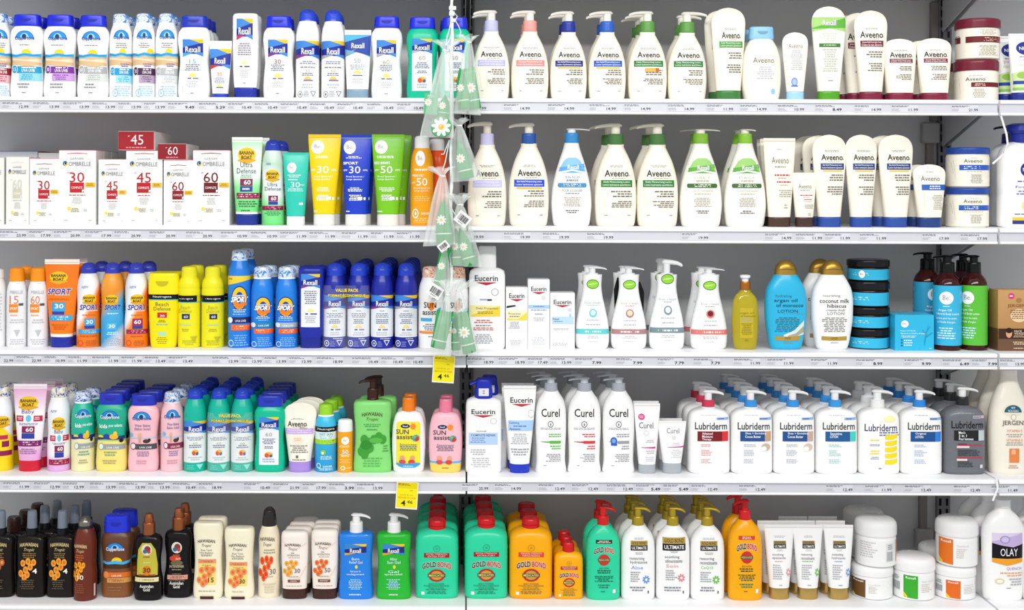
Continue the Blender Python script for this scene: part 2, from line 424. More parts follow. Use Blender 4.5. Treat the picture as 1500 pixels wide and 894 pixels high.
def spraycap(c, y0, m, w=.8, style='dome', actuator=None):
    r = c.hw * w
    if style == 'dome':
        pr = [(0, 1, 1, 2), (.38, 1, 1, 2), (.42, .96, .96, 2), (.6, .92, .92, 2), (.78, .8, .8, 2), (.9, .62, .62, 2), (.97, .4, .4, 2), (1, .12, .12, 2)]
    elif style == 'wrap':
        pr = [(0, 1, 1, 2), (.3, 1.03, 1.03, 2), (.34, .98, .98, 2), (.62, .97, .97, 2), (.8, .93, .93, 2), (.93, .8, .8, 2), (1, .45, .45, 2)]
    else:
        pr = [(0, 1, 1, 2), (.1, 1, 1, 2), (.55, .985, .985, 2), (.8, .96, .96, 2), (.93, .86, .86, 2), (1, .6, .6, 2)]
    s = Surf(pr, y0 * c.H, c.H, r, r, K=12, N=28)
    o = part(c, 'cap', s, m)
    h = 1 - y0
    if style == 'dome':
        me = label_mesh([E(0, y0 + h * .68, w * .34, h * .13, shade(m) if isinstance(m, str) else '#22308f')], s, c.hw, c.H)
        obj('spray_opening', me, o)  # flat patch, darker colour painting the shade inside the opening
    return s

def lotion(row, cx, w, top, label, bodyc, capc, decs, prof='lotion', bt=.86, cw=.8, bands=None, back=0, dx=0, ratio=.58, name='sunscreen_lotion_bottle', yf=.05, notch=True):
    c = start(row, cx, w, top, name, label, 'bottle', ratio=ratio, yf=yf)
    s = body(c, prof, bt, bodyc(c) if callable(bodyc) else bodyc, bands)
    flipcap(c, bt, 1, cw, capc, notch=notch)
    decorate(c, s, decs); copies(c, back, dx)
    return c
def can(row, cx, w, top, label, bodyc, capc, decs, prof='can', bt=.88, cw=.72, style='dome', bands=None, back=0, dx=0, name='sunscreen_spray_can', yf=.05):
    c = start(row, cx, w, top, name, label, 'spray can', ratio=1, yf=yf)
    s = body(c, prof, bt, bodyc(c) if callable(bodyc) else bodyc, bands)
    cyl(c, 'rim', bt - .012, bt + .008, c.hw * cw * 1.02, capc if isinstance(capc, str) else '#ffffff')
    spraycap(c, bt, capc, cw, style)
    decorate(c, s, decs); copies(c, back, dx)
    return c
def tube(row, cx, w, top, label, bodyc, capc, decs, ch=.13, cwr=.72, dome=False, bands=None, back=0, dx=0, name='squeeze_tube', yf=.05, crimp=None, dys=None, metalcap=False):
    c = start(row, cx, w, top, name, label, 'tube', hd=None, ratio=cwr * .72, yf=yf)
    cap = Surf([(0, .95, .95, 2.3), (.06, 1, 1, 2.3), (.9, 1, 1, 2.3), (.97, .97, .97, 2.3), (1, .9, .9, 2.3)], 0, ch * c.H, c.hw * cwr, c.hd, K=4)
    part(c, 'cap', cap, mat(capc, .3, .85) if metalcap else capc)
    g = cwr * 1.0
    if dome:
        pr = [(0, g, 1, 2.3), (.3, g + (1 - g) * .42, .83, 2.3), (.6, g + (1 - g) * .82, .55, 2.4), (.74, .985, .38, 2.4), (.80, 1, .30, 2.4), (.86, .975, .23, 2.4), (.91, .89, .17, 2.4), (.95, .74, .12, 2.4), (.98, .5, .08, 2.4), (.994, .28, .06, 2.4), (1, .06, .05, 2.4)]
    else:
        pr = [(0, g, 1, 2.3), (.3, g + (1 - g) * .36, .86, 2.3), (.6, g + (1 - g) * .7, .58, 2.4), (.85, g + (1 - g) * .93, .24, 2.6), (.945, 1, .07, 3), (.955, 1, .05, 4), (1, 1, .05, 4)]
    if crimp: bands = (bands or []) + [((.945, 1.01), crimp)]
    s = Surf(pr, ch * c.H, c.H, c.hw, c.hd, cuts_of(c, bands), 24)
    part(c, 'body', s, bodyc(c) if callable(bodyc) else bodyc, bands)
    if not dome:
        me = label_mesh([R(-.97, .962, .97, .967, '#b9b9b9' if not crimp else shade(crimp) if isinstance(crimp, str) else '#bbb')], s, c.hw, c.H)
        obj('crimp_line', me, c.root)
    decorate(c, s, decs); copies(c, back, dx, dys=dys)
    return c
def pumper(row, cx, w, top, label, bodyc, colc, headc, decs, prof='aveeno', bt=.76, ct=.89, r=.40, d=-1, back=0, dx=0, ratio=.6, name='pump_lotion_bottle', bands=None, yf=.05, reach=.62, fwd=.25, **k):
    c = start(row, cx, w, top, name, label, 'bottle', ratio=ratio, yf=yf)
    s = body(c, prof, bt, bodyc(c) if callable(bodyc) else bodyc, bands)
    pump(c, bt - .004, ct, colc, headc, r, d, reach, fwd, **k)
    decorate(c, s, decs); copies(c, back, dx)
    return c
def carton(row, cx, w, top, label, col, decs, flap='#ffffff', ratio=.6, yf=.05, base=None, back=0, dx=0, hd=None, name='carton', side=None):
    c = start(row, cx, w, top, name, label, 'box', hd=hd, ratio=ratio, yf=yf, base=base)
    t = .0012
    part(c, 'body', box(-c.hw, c.hw, -c.hd, c.hd, 0, c.H - t, .0006), col(c) if callable(col) else col, smooth=False)
    part(c, 'top_flap', box(-c.hw + .0004, c.hw - .0004, -c.hd + .0003, c.hd - .0006, c.H - t, c.H, .0003), flap, smooth=False)
    decorate(c, Flat(c.hd), decs); copies(c, back, dx)
    return c
def jar(row, cx, w, top, label, bodyc, lidc, decs, lid=.3, base=None, yf=.05, name='cream_jar', lw=1.0, bw=.97, back=0, dx=0, ratio=1, liddecs=None, round_lid=False):
    c = start(row, cx, w, top, name, label, 'jar', ratio=ratio, yf=yf, base=base)
    s = Surf([(0, .92 * bw, .92 * bw, 2), (.04, bw, bw, 2), (.9, bw, bw, 2), (1, bw * .96, bw * .96, 2)], 0, (1 - lid) * c.H, c.hw, c.hd, K=8)
    part(c, 'body', s, bodyc)
    lp = [(0, .97, .97, 2), (.05, 1, 1, 2), (.7, 1, 1, 2), (.88, .985, .985, 2), (.97, .93, .93, 2), (1, .86, .86, 2)]
    if round_lid: lp = [(0, .97, .97, 2), (.05, 1, 1, 2), (.5, 1, 1, 2), (.74, .97, .97, 2), (.9, .86, .86, 2), (1, .66, .66, 2)]
    ls = Surf(lp, (1 - lid) * c.H, c.H, c.hw * lw, c.hd * lw, K=8)
    lo = part(c, 'lid', ls, lidc)
    if liddecs: decorate(c, ls, liddecs, par=lo)
    decorate(c, s, decs); copies(c, back, dx)
    return c
def tottle(row, cx, w, top, label, bodyc, capc, decs, ch=.13, cw=.84, prof='tottle', ratio=.62, back=0, dx=0, name='sunscreen_lotion_bottle', yf=.05):
    c = start(row, cx, w, top, name, label, 'bottle', ratio=ratio, yf=yf)
    cap = Surf([(0, .96, .96, 2.8), (.06, 1, 1, 2.8), (.92, 1.02, 1.02, 2.8), (1, 1, 1, 2.8)], 0, ch * c.H, c.hw * cw, c.hd * cw, K=4)
    part(c, 'cap', cap, capc)
    s = body(c, prof, 1, bodyc, z0=ch)
    decorate(c, s, decs); copies(c, back, dx)
    return c

# ------------------------------------------------------------------ wall, shelves, uprights
def gray_wall():
    m = bpy.data.materials.new('painted_back_panel'); m.use_nodes = True
    nt = m.node_tree; b = nt.nodes['Principled BSDF']; b.inputs['Roughness'].default_value = .55
    tc = nt.nodes.new('ShaderNodeTexCoord'); n = nt.nodes.new('ShaderNodeTexNoise'); n.inputs['Scale'].default_value = 3
    cr = nt.nodes.new('ShaderNodeValToRGB')
    cr.color_ramp.elements[0].color = lin('#d0d0d3'); cr.color_ramp.elements[1].color = lin('#d8d8d6')
    nt.links.new(tc.outputs['Object'], n.inputs['Vector']); nt.links.new(n.outputs['Fac'], cr.inputs['Fac']); nt.links.new(cr.outputs['Color'], b.inputs['Base Color'])
    return m
GRAY = gray_wall()
SHELFW = mat('#f4f4f6', .42)
STRIP = mat('#c9cad2', .4)
YB = .335
o = obj('wall_back', mesh('wall_back', *box(-1.5, 1.9, YB, YB + .02, -1.15, .75), [GRAY], smooth=False))
o['kind'] = 'structure'; o['label'] = 'grey painted back panel behind the shelves'
SECT = [(-1.36, .0055, 'sunscreen'), (.0095, 1.2215, 'body lotion'), (1.2275, 1.80, 'end')]
SHZ = dict(SHELF_Z); SHZ[0] = .49
RAIL = [(.012, 0), (.004, -.0005), (.0012, -.002), (0, -.0045), (0, -.0085), (.0005, -.0095), (.0032, -.0105), (.0045, -.0112), (.0022, -.0300), (.0005, -.0305), (-.0008, -.0315), (-.0012, -.0340), (-.0004, -.0358), (.002, -.0366), (.012, -.0366)]
def shelf(row, x0, x1, which):
    z = SHZ[row]
    r = empty('store_shelf', ((x0 + x1) / 2, 0, z)); hx = (x1 - x0) / 2
    nm = {0: 'topmost', 1: 'top', 2: 'second', 3: 'middle', 4: 'fourth', 5: 'bottom'}[row]
    tag(r, f'white metal {nm} shelf of the {which} section with a price rail', 'shelf', 'white metal display shelves')
    obj('deck', mesh('deck', *box(-hx, hx, .012, YB, -.016, 0, .0006), [SHELFW], smooth=False), r)
    n = len(RAIL); v = [(sx, y, zz) for sx in (-hx, hx) for y, zz in RAIL]
    f = [(k, k + 1, n + k + 1, n + k) for k in range(n - 1)] + [tuple(range(n - 1, -1, -1)), tuple(range(n, 2 * n)), (0, n, 2 * n - 1, n - 1)]
    obj('price_rail', mesh('price_rail', v, f, [SHELFW, STRIP], [1 if 5 <= k <= 8 else 0 for k in range(len(f))], angle=50), r)
    for sx in ((-hx + .004, hx - .004) if row < 5 else ()):
        pts = [(YB, -.017), (.09, -.017), (.10, -.03), (YB - .02, -.095), (YB, -.10)]
        v = [(sx + q, y, zz) for q in (-.0012, .0012) for y, zz in pts]
        f = [(4, 3, 2, 1, 0), (5, 6, 7, 8, 9)] + [(k, (k + 1) % 5, 5 + (k + 1) % 5, 5 + k) for k in range(5)]
        obj('bracket', mesh('bracket', v, f, [mat('#c9c9cc', .4)], smooth=False), r)
for row in range(0, 6):
    for x0, x1, which in SECT: shelf(row, x0, x1, which)
for ux, lb in ((.0075, 'dark slotted steel upright behind the hanging bags'), (1.2245, 'dark slotted steel upright beside the stacked jars')):
    r = empty('slotted_upright', (ux, YB, -1.1)); tag(r, lb, 'upright', 'slotted uprights')
    obj('post', mesh('post', *box(-.017, .017, -.012, 0, 0, 1.8, .001), [mat('#77777a', .5)], smooth=False), r)
    v, f = merge([box(sx - .0028, sx + .0028, -.0125, -.0118, .02 + k * .0265, .038 + k * .0265) for k in range(66) for sx in (-.0085, .0085)])
    s = obj('slot_pattern', mesh('slot_pattern', v, f, [mat('#0c0c0d', .8)], smooth=False), r); s['kind'] = 'stuff'
for px, zt, zb, bz, lb in ((1366, .47, .165, None, 'grey cable conduit above the maroon lidded jars'), (1360, .155, -.09, .135, 'grey cable conduit with junction box above the blue lidded jars'), (1352, -.71, -.93, -.90, 'grey cable conduit with junction box behind the orange label jars')):
    x = (px - VX) * (DIST + YB) / FPX
    r = empty('cable_conduit', (x, YB, zb)); tag(r, lb, 'conduit', 'cable conduits on the back panel')
    obj('channel', mesh('channel', *box(-.010, .010, -.012, 0, 0, zt - zb, .002), [mat('#8b8580', .5)], smooth=False), r)
    if bz is not None: obj('junction_box', mesh('junction_box', *box(-.022, .022, -.022, 0, bz - zb - .026, bz - zb + .026, .003), [mat('#b4b2b0', .5)], smooth=False), r)

# ------------------------------------------------------------------ print layouts
W_, CR, NV, RB, TE = '#f7f7f6', '#f5efe0', '#1b2a86', '#1a2ad0', '#00bb92'
GY = '#8d8d8d'
def rexpanel(x0, x1, y0, y1, acc, base='#3f86d6', text='Rexall', tw=.72, th=.32, navy='#1d2b93', yel='#f2c51a'):
    h, w = y1 - y0, x1 - x0
    X = lambda q: x0 + q * w
    return [V([x0, X(.5), x1], [y1] * 3, [y0 + .12 * h, y0 + .2 * h, y0 + .12 * h], base),
            V([X(.35), x1], [y1, y1], [y1, y1 - .27 * h], yel),
            V([x0, x1], [y0 + .52 * h, y0 + .80 * h], [y0 + .16 * h, y0 + .16 * h], navy),
            V([x0, X(.55)], [y0 + .22 * h, y0 + .22 * h], [y0, y0 + .22 * h], acc),
            V([X(.5), x1], [y0 + .24 * h, y0 + .24 * h], [y0 + .24 * h, y0 + .02 * h], base),
            T(text, X(.5), y0 + .42 * h, w * tw, h * th, '#ffffff', .01)]
def coppertone(y, w=1.15, h=.05, dome='#1f8ede', rx=.52, ry=.085, tc='#2f4f9e'):
    return [E(0, y, rx * 1.06, ry * 1.08, '#1d3c9c', 'top'), E(0, y, rx, ry, dome, 'top'), E(0, y, rx * .5, ry * .72, '#8fd6f5', 'top'), E(-.02, y + ry * .25, .13, ry * .35, '#20306e'),
            T('Coppertone', 0, y - .004, w, h, tc, .03 if tc != '#ffffff' else .01, None if tc != '#ffffff' else '#23408f')]
def seaside(y, sx=0.1):
    xs = [-1, -.5, 0, .5, 1]
    return [V([-1, -.4, .2, .7, 1], [y - .05, y - .04, y - .055, y - .045, y - .05], [y - .16, y - .15, y - .17, y - .15, y - .16], '#dcb98a'), V([-1, 0, 1], [y - .06, y - .085, y - .07], [y - .09, y - .1, y - .12], '#efdcbd'),
            E(sx, y - .012, .3, .052, '#f7d412', 'top'), V(xs, [y - .01, y - .025, y - .005, y - .02, y - .01], [y - .05, y - .06, y - .045, y - .055, y - .05], '#49b9e6'), V(xs, [y - .02, y - .037, y - .018, y - .03, y - .02], [y - .035, y - .05, y - .03, y - .043, y - .035], '#2a86c8')]
def uvband(y1, y0, c, pale, x0=-.62, spf='30'):
    h = y1 - y0
    return [R(x0 + .1, y0, 1, y1, c), F(.25, y0 + h * .62, y1, .9, 1, '#ffffff'), T('UVA UVB', .22, y0 + h * .38, .75, h * .42, '#ffffff', .01),
            E(x0 + .02, y0 + h * .55, .2, h * .68, '#ffffff'), E(x0 + .02, y0 + h * .55, .175, h * .6, c), T(spf, x0 + .02, y0 + h * .55, .2, h * .55, '#ffffff'),
            R(x0 + .3, y0 - h * 1.15, 1, y0 - h * .06, pale), F(.2, y0 - h * 1.05, y0 - h * .15, .9, 3, c)]
def cop_lotion(c, pale, spf): return coppertone(.71) + [F(0, .62, .64, .9, 1)] + seaside(.54) + uvband(.375, .295, c, pale, spf=spf) + [F(-.05, .11, .18, .8, 2), F(0, .05, .075, .3, 1)]
def cop_spray(c, pale, spf, dx=.1):
    return coppertone(.71, 1.3, .05, rx=.6) + [F(0, .58, .65, 1.0, 3)] + seaside(.54, dx) + [F(.3, .36, .41, .9, 2, '#7a74a8')] + uvband(.35, .27, c, pale, x0=-.75, spf=spf) + [E(-.5, .06, .24, .045, '#6fb4dc'), E(-.5, .06, .19, .036, W_), E(-.5, .06, .05, .02, '#6fb4dc'), F(.1, .02, .15, 1.5, 5, '#a9cce8')]
def rex_lotion(acc, spf, y1=.71, y0=.50, col='#8c7b3d', sport=True):
    return rexpanel(-.62, .62, y0, y1, acc) + [T(spf, 0, y0 - .055, .42, .055, col), F(0, .33, .415, .95, 4, '#6c7590'), E(0, .26, .22, .045, '#f6dd6a', 'top'), R(-.3, .235, -.08, .248, '#4a5f9a'), R(.02, .235, .36, .248, '#7c68a0'), F(0, .13, .21, .8, 4, '#c0c0c4'), R(-.62, .08, -.6, .16, '#b0b0b0'), R(.6, .08, .62, .16, '#b0b0b0'), F(0, .05, .075, .25, 1)]
def aveeno(y, band, l1, l2, w=1.12, x=0, bx=(-.72, .72), th=.062, yel=None, fine=True, bh=.068, bt='#ffffff'):
    """Name, coloured band with two lines and small print; y is the height of the name."""
    o = [F(x, y + .055, y + .08, .85, 2, '#9a9a94'), T('Aveeno', x, y, w, th, '#262624', .018), T('.', x + w / 2 + .03, y - th * .36, .04, .012, '#3a3a38'), F(x + .1, y - .055, y - .04, .85, 1, '#b3b0a6')]
    if band:
        b1 = y - .066; b0 = b1 - bh
        o += [V([bx[0] - .02, bx[0] + .02, bx[1] - .03, bx[1] + .03], [b1] * 4, [b0 - .0, b0, b0, b0], band), T(l1, (bx[0] + bx[1]) / 2, b1 - bh * .3, (bx[1] - bx[0]) * .86, bh * .34, bt), T(l2, (bx[0] + bx[1]) / 2, b1 - bh * .72, (bx[1] - bx[0]) * .92, bh * .34, bt)]
        if yel: o += [R(bx[0] + .1, b0 - .022, bx[1] - .1, b0 - .006, yel)]
    if fine:
        o += [F(bx[1], y - .235, y - .165, 1.0, 3, '#6f6d68', 'r'), F(bx[1], y - .335, y - .265, 1.05, 4, '#6f6d68', 'r'), V([-.66, -.60, -.55], [y - .18, y - .28, y - .37], [y - .19, y - .30, y - .38], '#d9ccab'), F(-.5, y - .415, y - .4, .2, 1), F(.6, y - .415, y - .4, .2, 1)]
    return o
SK = ('Skin Relief Moisturizing Lotion', 'Lotion hydratante apaisante')
DY = ('Daily Moisturizing Lotion', 'Lotion hydratante quotidienne')
IR = ('Intense Relief Hand Cream', 'Crème à mains ultrariche')
def avtube(y, band, l, yel=None, th=.07, w=1.05, x=0):
    return aveeno(y, band, l[0], l[1], w, x, (x - .66, x + .66), th, yel, False) + [F(x + .62, y - .26, y - .18, 1.0, 3, '#6f6d68', 'r'), F(x + .58, y - .41, y - .31, .95, 4, '#6f6d68', 'r'), V([x - .5, x - .45, x - .4], [y - .2, y - .32, y - .45], [y - .21, y - .34, y - .46], '#d9ccab')]

# ------------------------------------------------------------------ top shelf
WB = swirl('#3c86cf', '#7fb6e6')
can(1, -1, 33, 20, 'white spray can with dark red band, edge of picture', W_, WB, cop_spray('#a01f35', '#e8b9c2', '30'), cw=.72, style='wrap', back=2)
lotion(1, 40, 49, 22, 'white sunscreen bottle with teal band and blue flip cap', W_, RB, cop_lotion('#1d9cc9', '#8fd3ea', '15'), back=2)
lotion(1, 88, 48, 22.5, 'white sunscreen bottle with purple band and blue flip cap', W_, RB, cop_lotion('#7b2f9c', '#c79bd6', '30'), back=2)
lotion(1, 136.5, 47, 23, 'white sunscreen bottle with light grey band and blue flip cap', W_, RB, cop_lotion('#a9adad', '#d5d6d4', '60'))
can(1, 177, 33.4, 20.5, 'white spray can with cyan band and swirled cap', W_, WB, cop_spray('#1d9cd4', '#9fdcf0', '15'), style='wrap', back=1)
can(1, 210.7, 33, 20, 'white spray can with dark purple band and swirled cap', W_, WB, cop_spray('#4c2450', '#b9a2bd', '30', .5), style='wrap', back=1)
can(1, 244, 33, 20, 'white spray can with pale grey band and swirled cap', W_, WB, cop_spray('#b5babb', '#dadcdc', '60', .15), style='wrap', back=1)
lotion(1, 284.5, 48, 24, 'white sunscreen bottle with cyan print reading fifteen', W_, '#2335b8', rex_lotion('#48a9dd', '15', col='#6fb6c9'), back=2)
tube(1, 322.5, 33, 60, 'small white tube with navy banner and blue cap', W_, '#2440b0', rexpanel(-.93, .93, .50, .86, '#c8322c', tw=.5, th=.28) + [T('30', 0, .42, .42, .07, '#c3843a'), F(0, .26, .37, .95, 5, '#8e94b0'), E(0, .2, .22, .05, '#f6dd6a', 'top'), R(-.3, .18, .35, .195, '#4a5f9a'), F(0, .1, .16, .6, 3, '#c0c0c4')], ch=.085, cwr=.7)
tottle(1, 359.5, 38, 20, 'tall white tottle standing on a navy cap', W_, '#1f2f9a', rexpanel(-.62, .62, .68, .93, '#c23a5e') + [F(0, .50, .65, 1.1, 6, '#8a7f96'), E(0, .4, .24, .04, '#f6e39a', 'top'), R(-.35, .365, -.15, .38, '#333f70'), R(0, .365, .4, .38, '#5a3d78'), F(0, .24, .34, .8, 5, '#c4c4c8'), F(0, .17, .19, .3, 1)], back=1)
lotion(1, 408, 46, 24.5, 'white sunscreen bottle with purple corner reading thirty', W_, RB, rex_lotion('#7d3a94', '30', col='#9c4a55'), back=1)
def rexspray(acc, navyband=False, y1=.64, y0=.44, spf='30'):
    return rexpanel(-1, 1, y0, y1, acc, tw=.52, th=.34) + [F(0, .38, .42, 1.3, 2, '#7d8396'), F(0, .335, .36, 1.6, 1, '#7d8396'), T(spf, 0, .31, .4, .03, '#c0ab80'), F(0, .25, .29, 1.1, 2, '#6c7590'), E(0, .215, .3, .03, '#f3c257', 'top'), R(-.35, .195, .45, .21, '#8a7aa8'), F(0, .11, .17, 1.1, 2, '#b8bcc4')]
HAZ = lambda c='#555b66': [E(-.62, .05, .2, .035, c), E(-.62, .05, .16, .028, W_), E(-.62, .05, .07, .014, c), F(-.1, .02, .09, .5, 4, '#9aa0a8'), V([.25, .47, .7], [.085, .085, .085], [.083, .02, .083], c), V([.32, .47, .63], [.078, .078, .078], [.077, .034, .077], W_)]
can(1, 450, 34.5, 14, 'tall white spray can with purple corner on navy banner', W_, '#2a4bd0', rexspray('#8a2f86') + HAZ(), bt=.875, back=1)
can(1, 487.5, 34.5, 14.5, 'tall white spray can with grey corner on navy banner', W_, '#2a4bd0', rexspray('#a8a8a8', spf='60') + HAZ(), bt=.875, back=1)
tube(1, 523.5, 39, 44, 'white tube with sky blue top and silver blue cap', W_, '#7f9cb0', [V([-1, 0, 1], [.93, .93, .93], [.60, .68, .60], '#4fb0e0'), V([-1, 1], [.82, .92], [.72, .62], '#24469e'), V([-1, -.1], [.66, .72], [.60, .72], '#9aa0a8'), T('Rexall', .02, .77, .95, .075, '#ffffff', .01), T('50', 0, .55, .5, .065, '#8e98a6'), F(0, .42, .5, 1.2, 4, '#8e94a8'), E(0, .36, .3, .05, '#f6d36a', 'top'), R(-.35, .33, .4, .345, '#4a5a7a'), F(0, .22, .31, .9, 4, '#b8bcc4')], ch=.14, cwr=.82)
lotion(1, 566, 46, 25, 'white sunscreen bottle with grey corner reading sixty', W_, RB, rex_lotion('#a9a9ad', '60', col='#b5a98c'))
GL = lambda y1=.74, y0=.10: [R(-.62, y0, .62, y1, '#eceef0')]
def rexgreen(): return GL(.73, .10) + rexpanel(-.62, .62, .55, .73, '#b4b8bd') + [T('60', 0, .50, .42, .05, '#a9a28c'), F(0, .37, .45, .95, 4, '#6c7590'), F(0, .31, .35, .7, 2, '#6c7590'), E(0, .235, .26, .035, '#f0b33a'), E(-.12, .225, .14, .028, '#d8572e'), E(.14, .22, .1, .02, '#3a62a8'), F(0, .13, .19, .9, 2, '#a5b3c4')]
lotion(1, 618, 47, 26, 'bright teal sunscreen bottle with blue cap beside the hanging bags', TE, RB, rexgreen())
lotion(1, 665.5, 46, 26, 'bright teal sunscreen bottle partly hidden behind the hanging bags', TE, RB, rexgreen(), dx=-4, back=1)
AV = [(719, 54, 15.5, 'lilac', '#c3c2ea', '#b9b9e6', ('Stress Relief Moisturizing Lotion', 'Lotion hydratante apaisante'), None, -1, 1),
      (775.5, 55, 16, 'pink', '#f0a095', '#e58d86', ('Creamy Moisturizing Oil', 'Huile hydratante onctueuse'), None, -1, 1),
      (832, 54, 17, 'navy', '#23389a', '#20327f', SK, '#e8bf3a', -1, 1),
      (888.5, 55, 17, 'mid blue', '#2f62c0', '#2558c4', SK, '#e8bf3a', -1, 1),
      (947.5, 57, 17, 'green', '#5f9a4a', '#2f7f3c', DY, None, -1, 2),
      (1005.5, 57, 18, 'green', '#5f9a4a', '#2f7f3c', DY, None, 1, 1)]
for k, (cx, w, tp, nm, colc, band, l, yel, d, n) in enumerate(AV):
    extra = [R(-.2, .315, .35, .355, '#e4b04a'), R(.35, .315, .52, .355, '#c9622c')] if k == 4 else []
    lab = f'cream pump bottle with {nm} collar, top shelf' + {4: ', orange sticker', 5: ', no sticker'}.get(k, '')
    pumper(1, cx, w, tp, lab, CR, colc, '#f6f1e6', aveeno(.505, band, *l, yel=yel) + extra, d=d, back=n, dx=-1.2, bt=.765, ct=.885, r=.375, reach=.5)
tube(1, 1066, 50, 11.5, 'large cream dome-topped tube with green band and green cap', CR, '#3f7a3c', avtube(.70, '#4f9a3e', DY, x=.1), ch=.105, cwr=.72, dome=True, back=1, dx=-5)
c = start(1, 1114, 58, 40, 'lotion_bottle', 'squat cream lotion bottle with pale blue cap', 'bottle', ratio=.6)
s = body(c, 'oval', .83, CR); s2 = flipcap(c, .83, 1, .62, '#8ec6ee')
decorate(c, s, [T('Aveeno', 0, .54, 1.05, .075, '#6d675c'), F(.1, .28, .46, .9, 6, '#b9bfd4'), V([-.45, -.38, -.34], [.45, .35, .25], [.44, .33, .24], '#dccda0'), E(.48, .12, .11, .04, '#8cc3ec')]); copies(c, 1, -3)
tube(1, 1164, 38, 47.5, 'slim pale cream tube with pale blue cap', CR, '#9ecbf0', [T('Aveeno', 0, .80, 1.1, .07, '#8a7f6a'), F(.05, .44, .74, .95, 10, '#b4b6bf'), V([-.6, -.5, -.42], [.7, .6, .45], [.69, .58, .44], '#e0d3ae'), E(-.15, .27, .24, .06, '#5d7fd0'), E(-.15, .27, .18, .045, '#a9bdf0'), R(-.4, .2, .1, .22, '#4b6fc8')], ch=.13, cwr=.66, dome=True)
tube(1, 1213, 50, 9.5, 'tall white tube with green banner top and bright green cap', '#f7f7ec', '#4f9d22', [V([-.98, 0, .98], [.885, .885, .885], [.73, .765, .73], '#a7d67a'), V([-.98, .98], [.77, .88], [.76, .77], '#5eae3c'), T('Rexall', .0, .825, .78, .055, '#ffffff', .01), F(0, .62, .72, .9, 4, '#cfd2bd'), R(-.62, .565, .62, .605, '#3f7a34'), F(0, .575, .597, 1.1, 1, '#bcd8b0'), F(0, .30, .55, .9, 10, '#bcbfae'), F(0, .2, .22, .3, 1)], ch=.10, cwr=.64, dome=True)
MR = '#7c1f3a'
tube(1, 1274.5, 49, 15.5, 'large cream tube with maroon band and maroon cap', CR, MR, avtube(.73, '#7a1c35', ('Intense Relief Overnight Cream', 'Crème de nuit ultrariche'), w=1.35), ch=.10, cwr=.68, dome=True, back=2, dx=-10)
tube(1, 1317, 49, 57, 'short cream tube with maroon cap beside the large maroon one', CR, MR, avtube(.74, '#7a1c35', IR, w=1.3, th=.085), ch=.13, cwr=.8, dome=True, back=1, dx=4)
tube(1, 1367.5, 51, 56, 'short cream tube with maroon cap beside the stacked jars', CR, MR, avtube(.74, '#7a1c35', IR, w=1.3, th=.085), ch=.13, cwr=.78, dome=True, back=1, dx=-5)
JA = [F(0, .60, .62, .7, 1), T('Aveeno', -.02, .53, .85, .09, '#3a3a38'), R(-.2, .34, .98, .45, '#6d1a22'), F(.2, .36, .43, .6, 2, '#e8cdb6'), F(.15, .08, .3, .6, 6, '#a5a196'), V([-.75, -.7, -.66], [.6, .4, .2], [.59, .38, .18], '#8c8b6e')]
cj = jar(1, 1429, 63, 89.5, 'cream tub with maroon lid, lower one of its stack', CR, '#741b31', JA, lid=.26)
jar(1, 1431, 63.5, 29.5, 'cream tub with maroon lid turned sideways, stacked on another tub', CR, '#741b31', [T('eno', -.88, .55, .25, .08, '#3a3a38'), R(-1, .40, -.72, .55, '#6d1a22'), R(-.5, .40, 1, .55, '#6d1a22'), F(.6, .42, .53, .7, 3, '#dcb9a8'), F(.45, .58, .72, .8, 4, '#b9b3a2'), F(.45, .08, .34, .8, 8, '#a9a594')], lid=.24, base=cj.z + cj.H + .0005)
jar(1, 1414, 64, 94, 'cream tub with maroon lid standing alone behind the tub stack', CR, '#741b31', [R(-.2, .34, .4, .45, '#6d1a22')], lid=.2, yf=.19)
NI = lambda: [E(0, .78, .62, .10, '#1f2f8c'), T('NIVEA', 0, .78, .85, .05, '#ffffff', .01), F(0, .64, .67, 1.1, 1), T('pure', -.2, .60, .6, .05, '#b7bdc4'), T('natural', -.1, .54, .9, .05, '#b9cf9a'), V([-1, 0, 1], [.40, .48, .44], [.16, .16, .16], '#c9dfa0'), E(-.3, .38, .35, .05, '#8fbf4a'), E(.3, .4, .3, .06, '#e4d36a'), R(-.8, .25, .8, .3, '#1f3f9c'), V([-1, 1], [.2, .2], [.16, .16], '#8cc06a')]
tube(1, 1500, 47, 49.5, 'white tube with round navy emblem and navy cap', W_, '#1e2c86', NI(), ch=.13, cwr=.8, back=2, dx=-9)

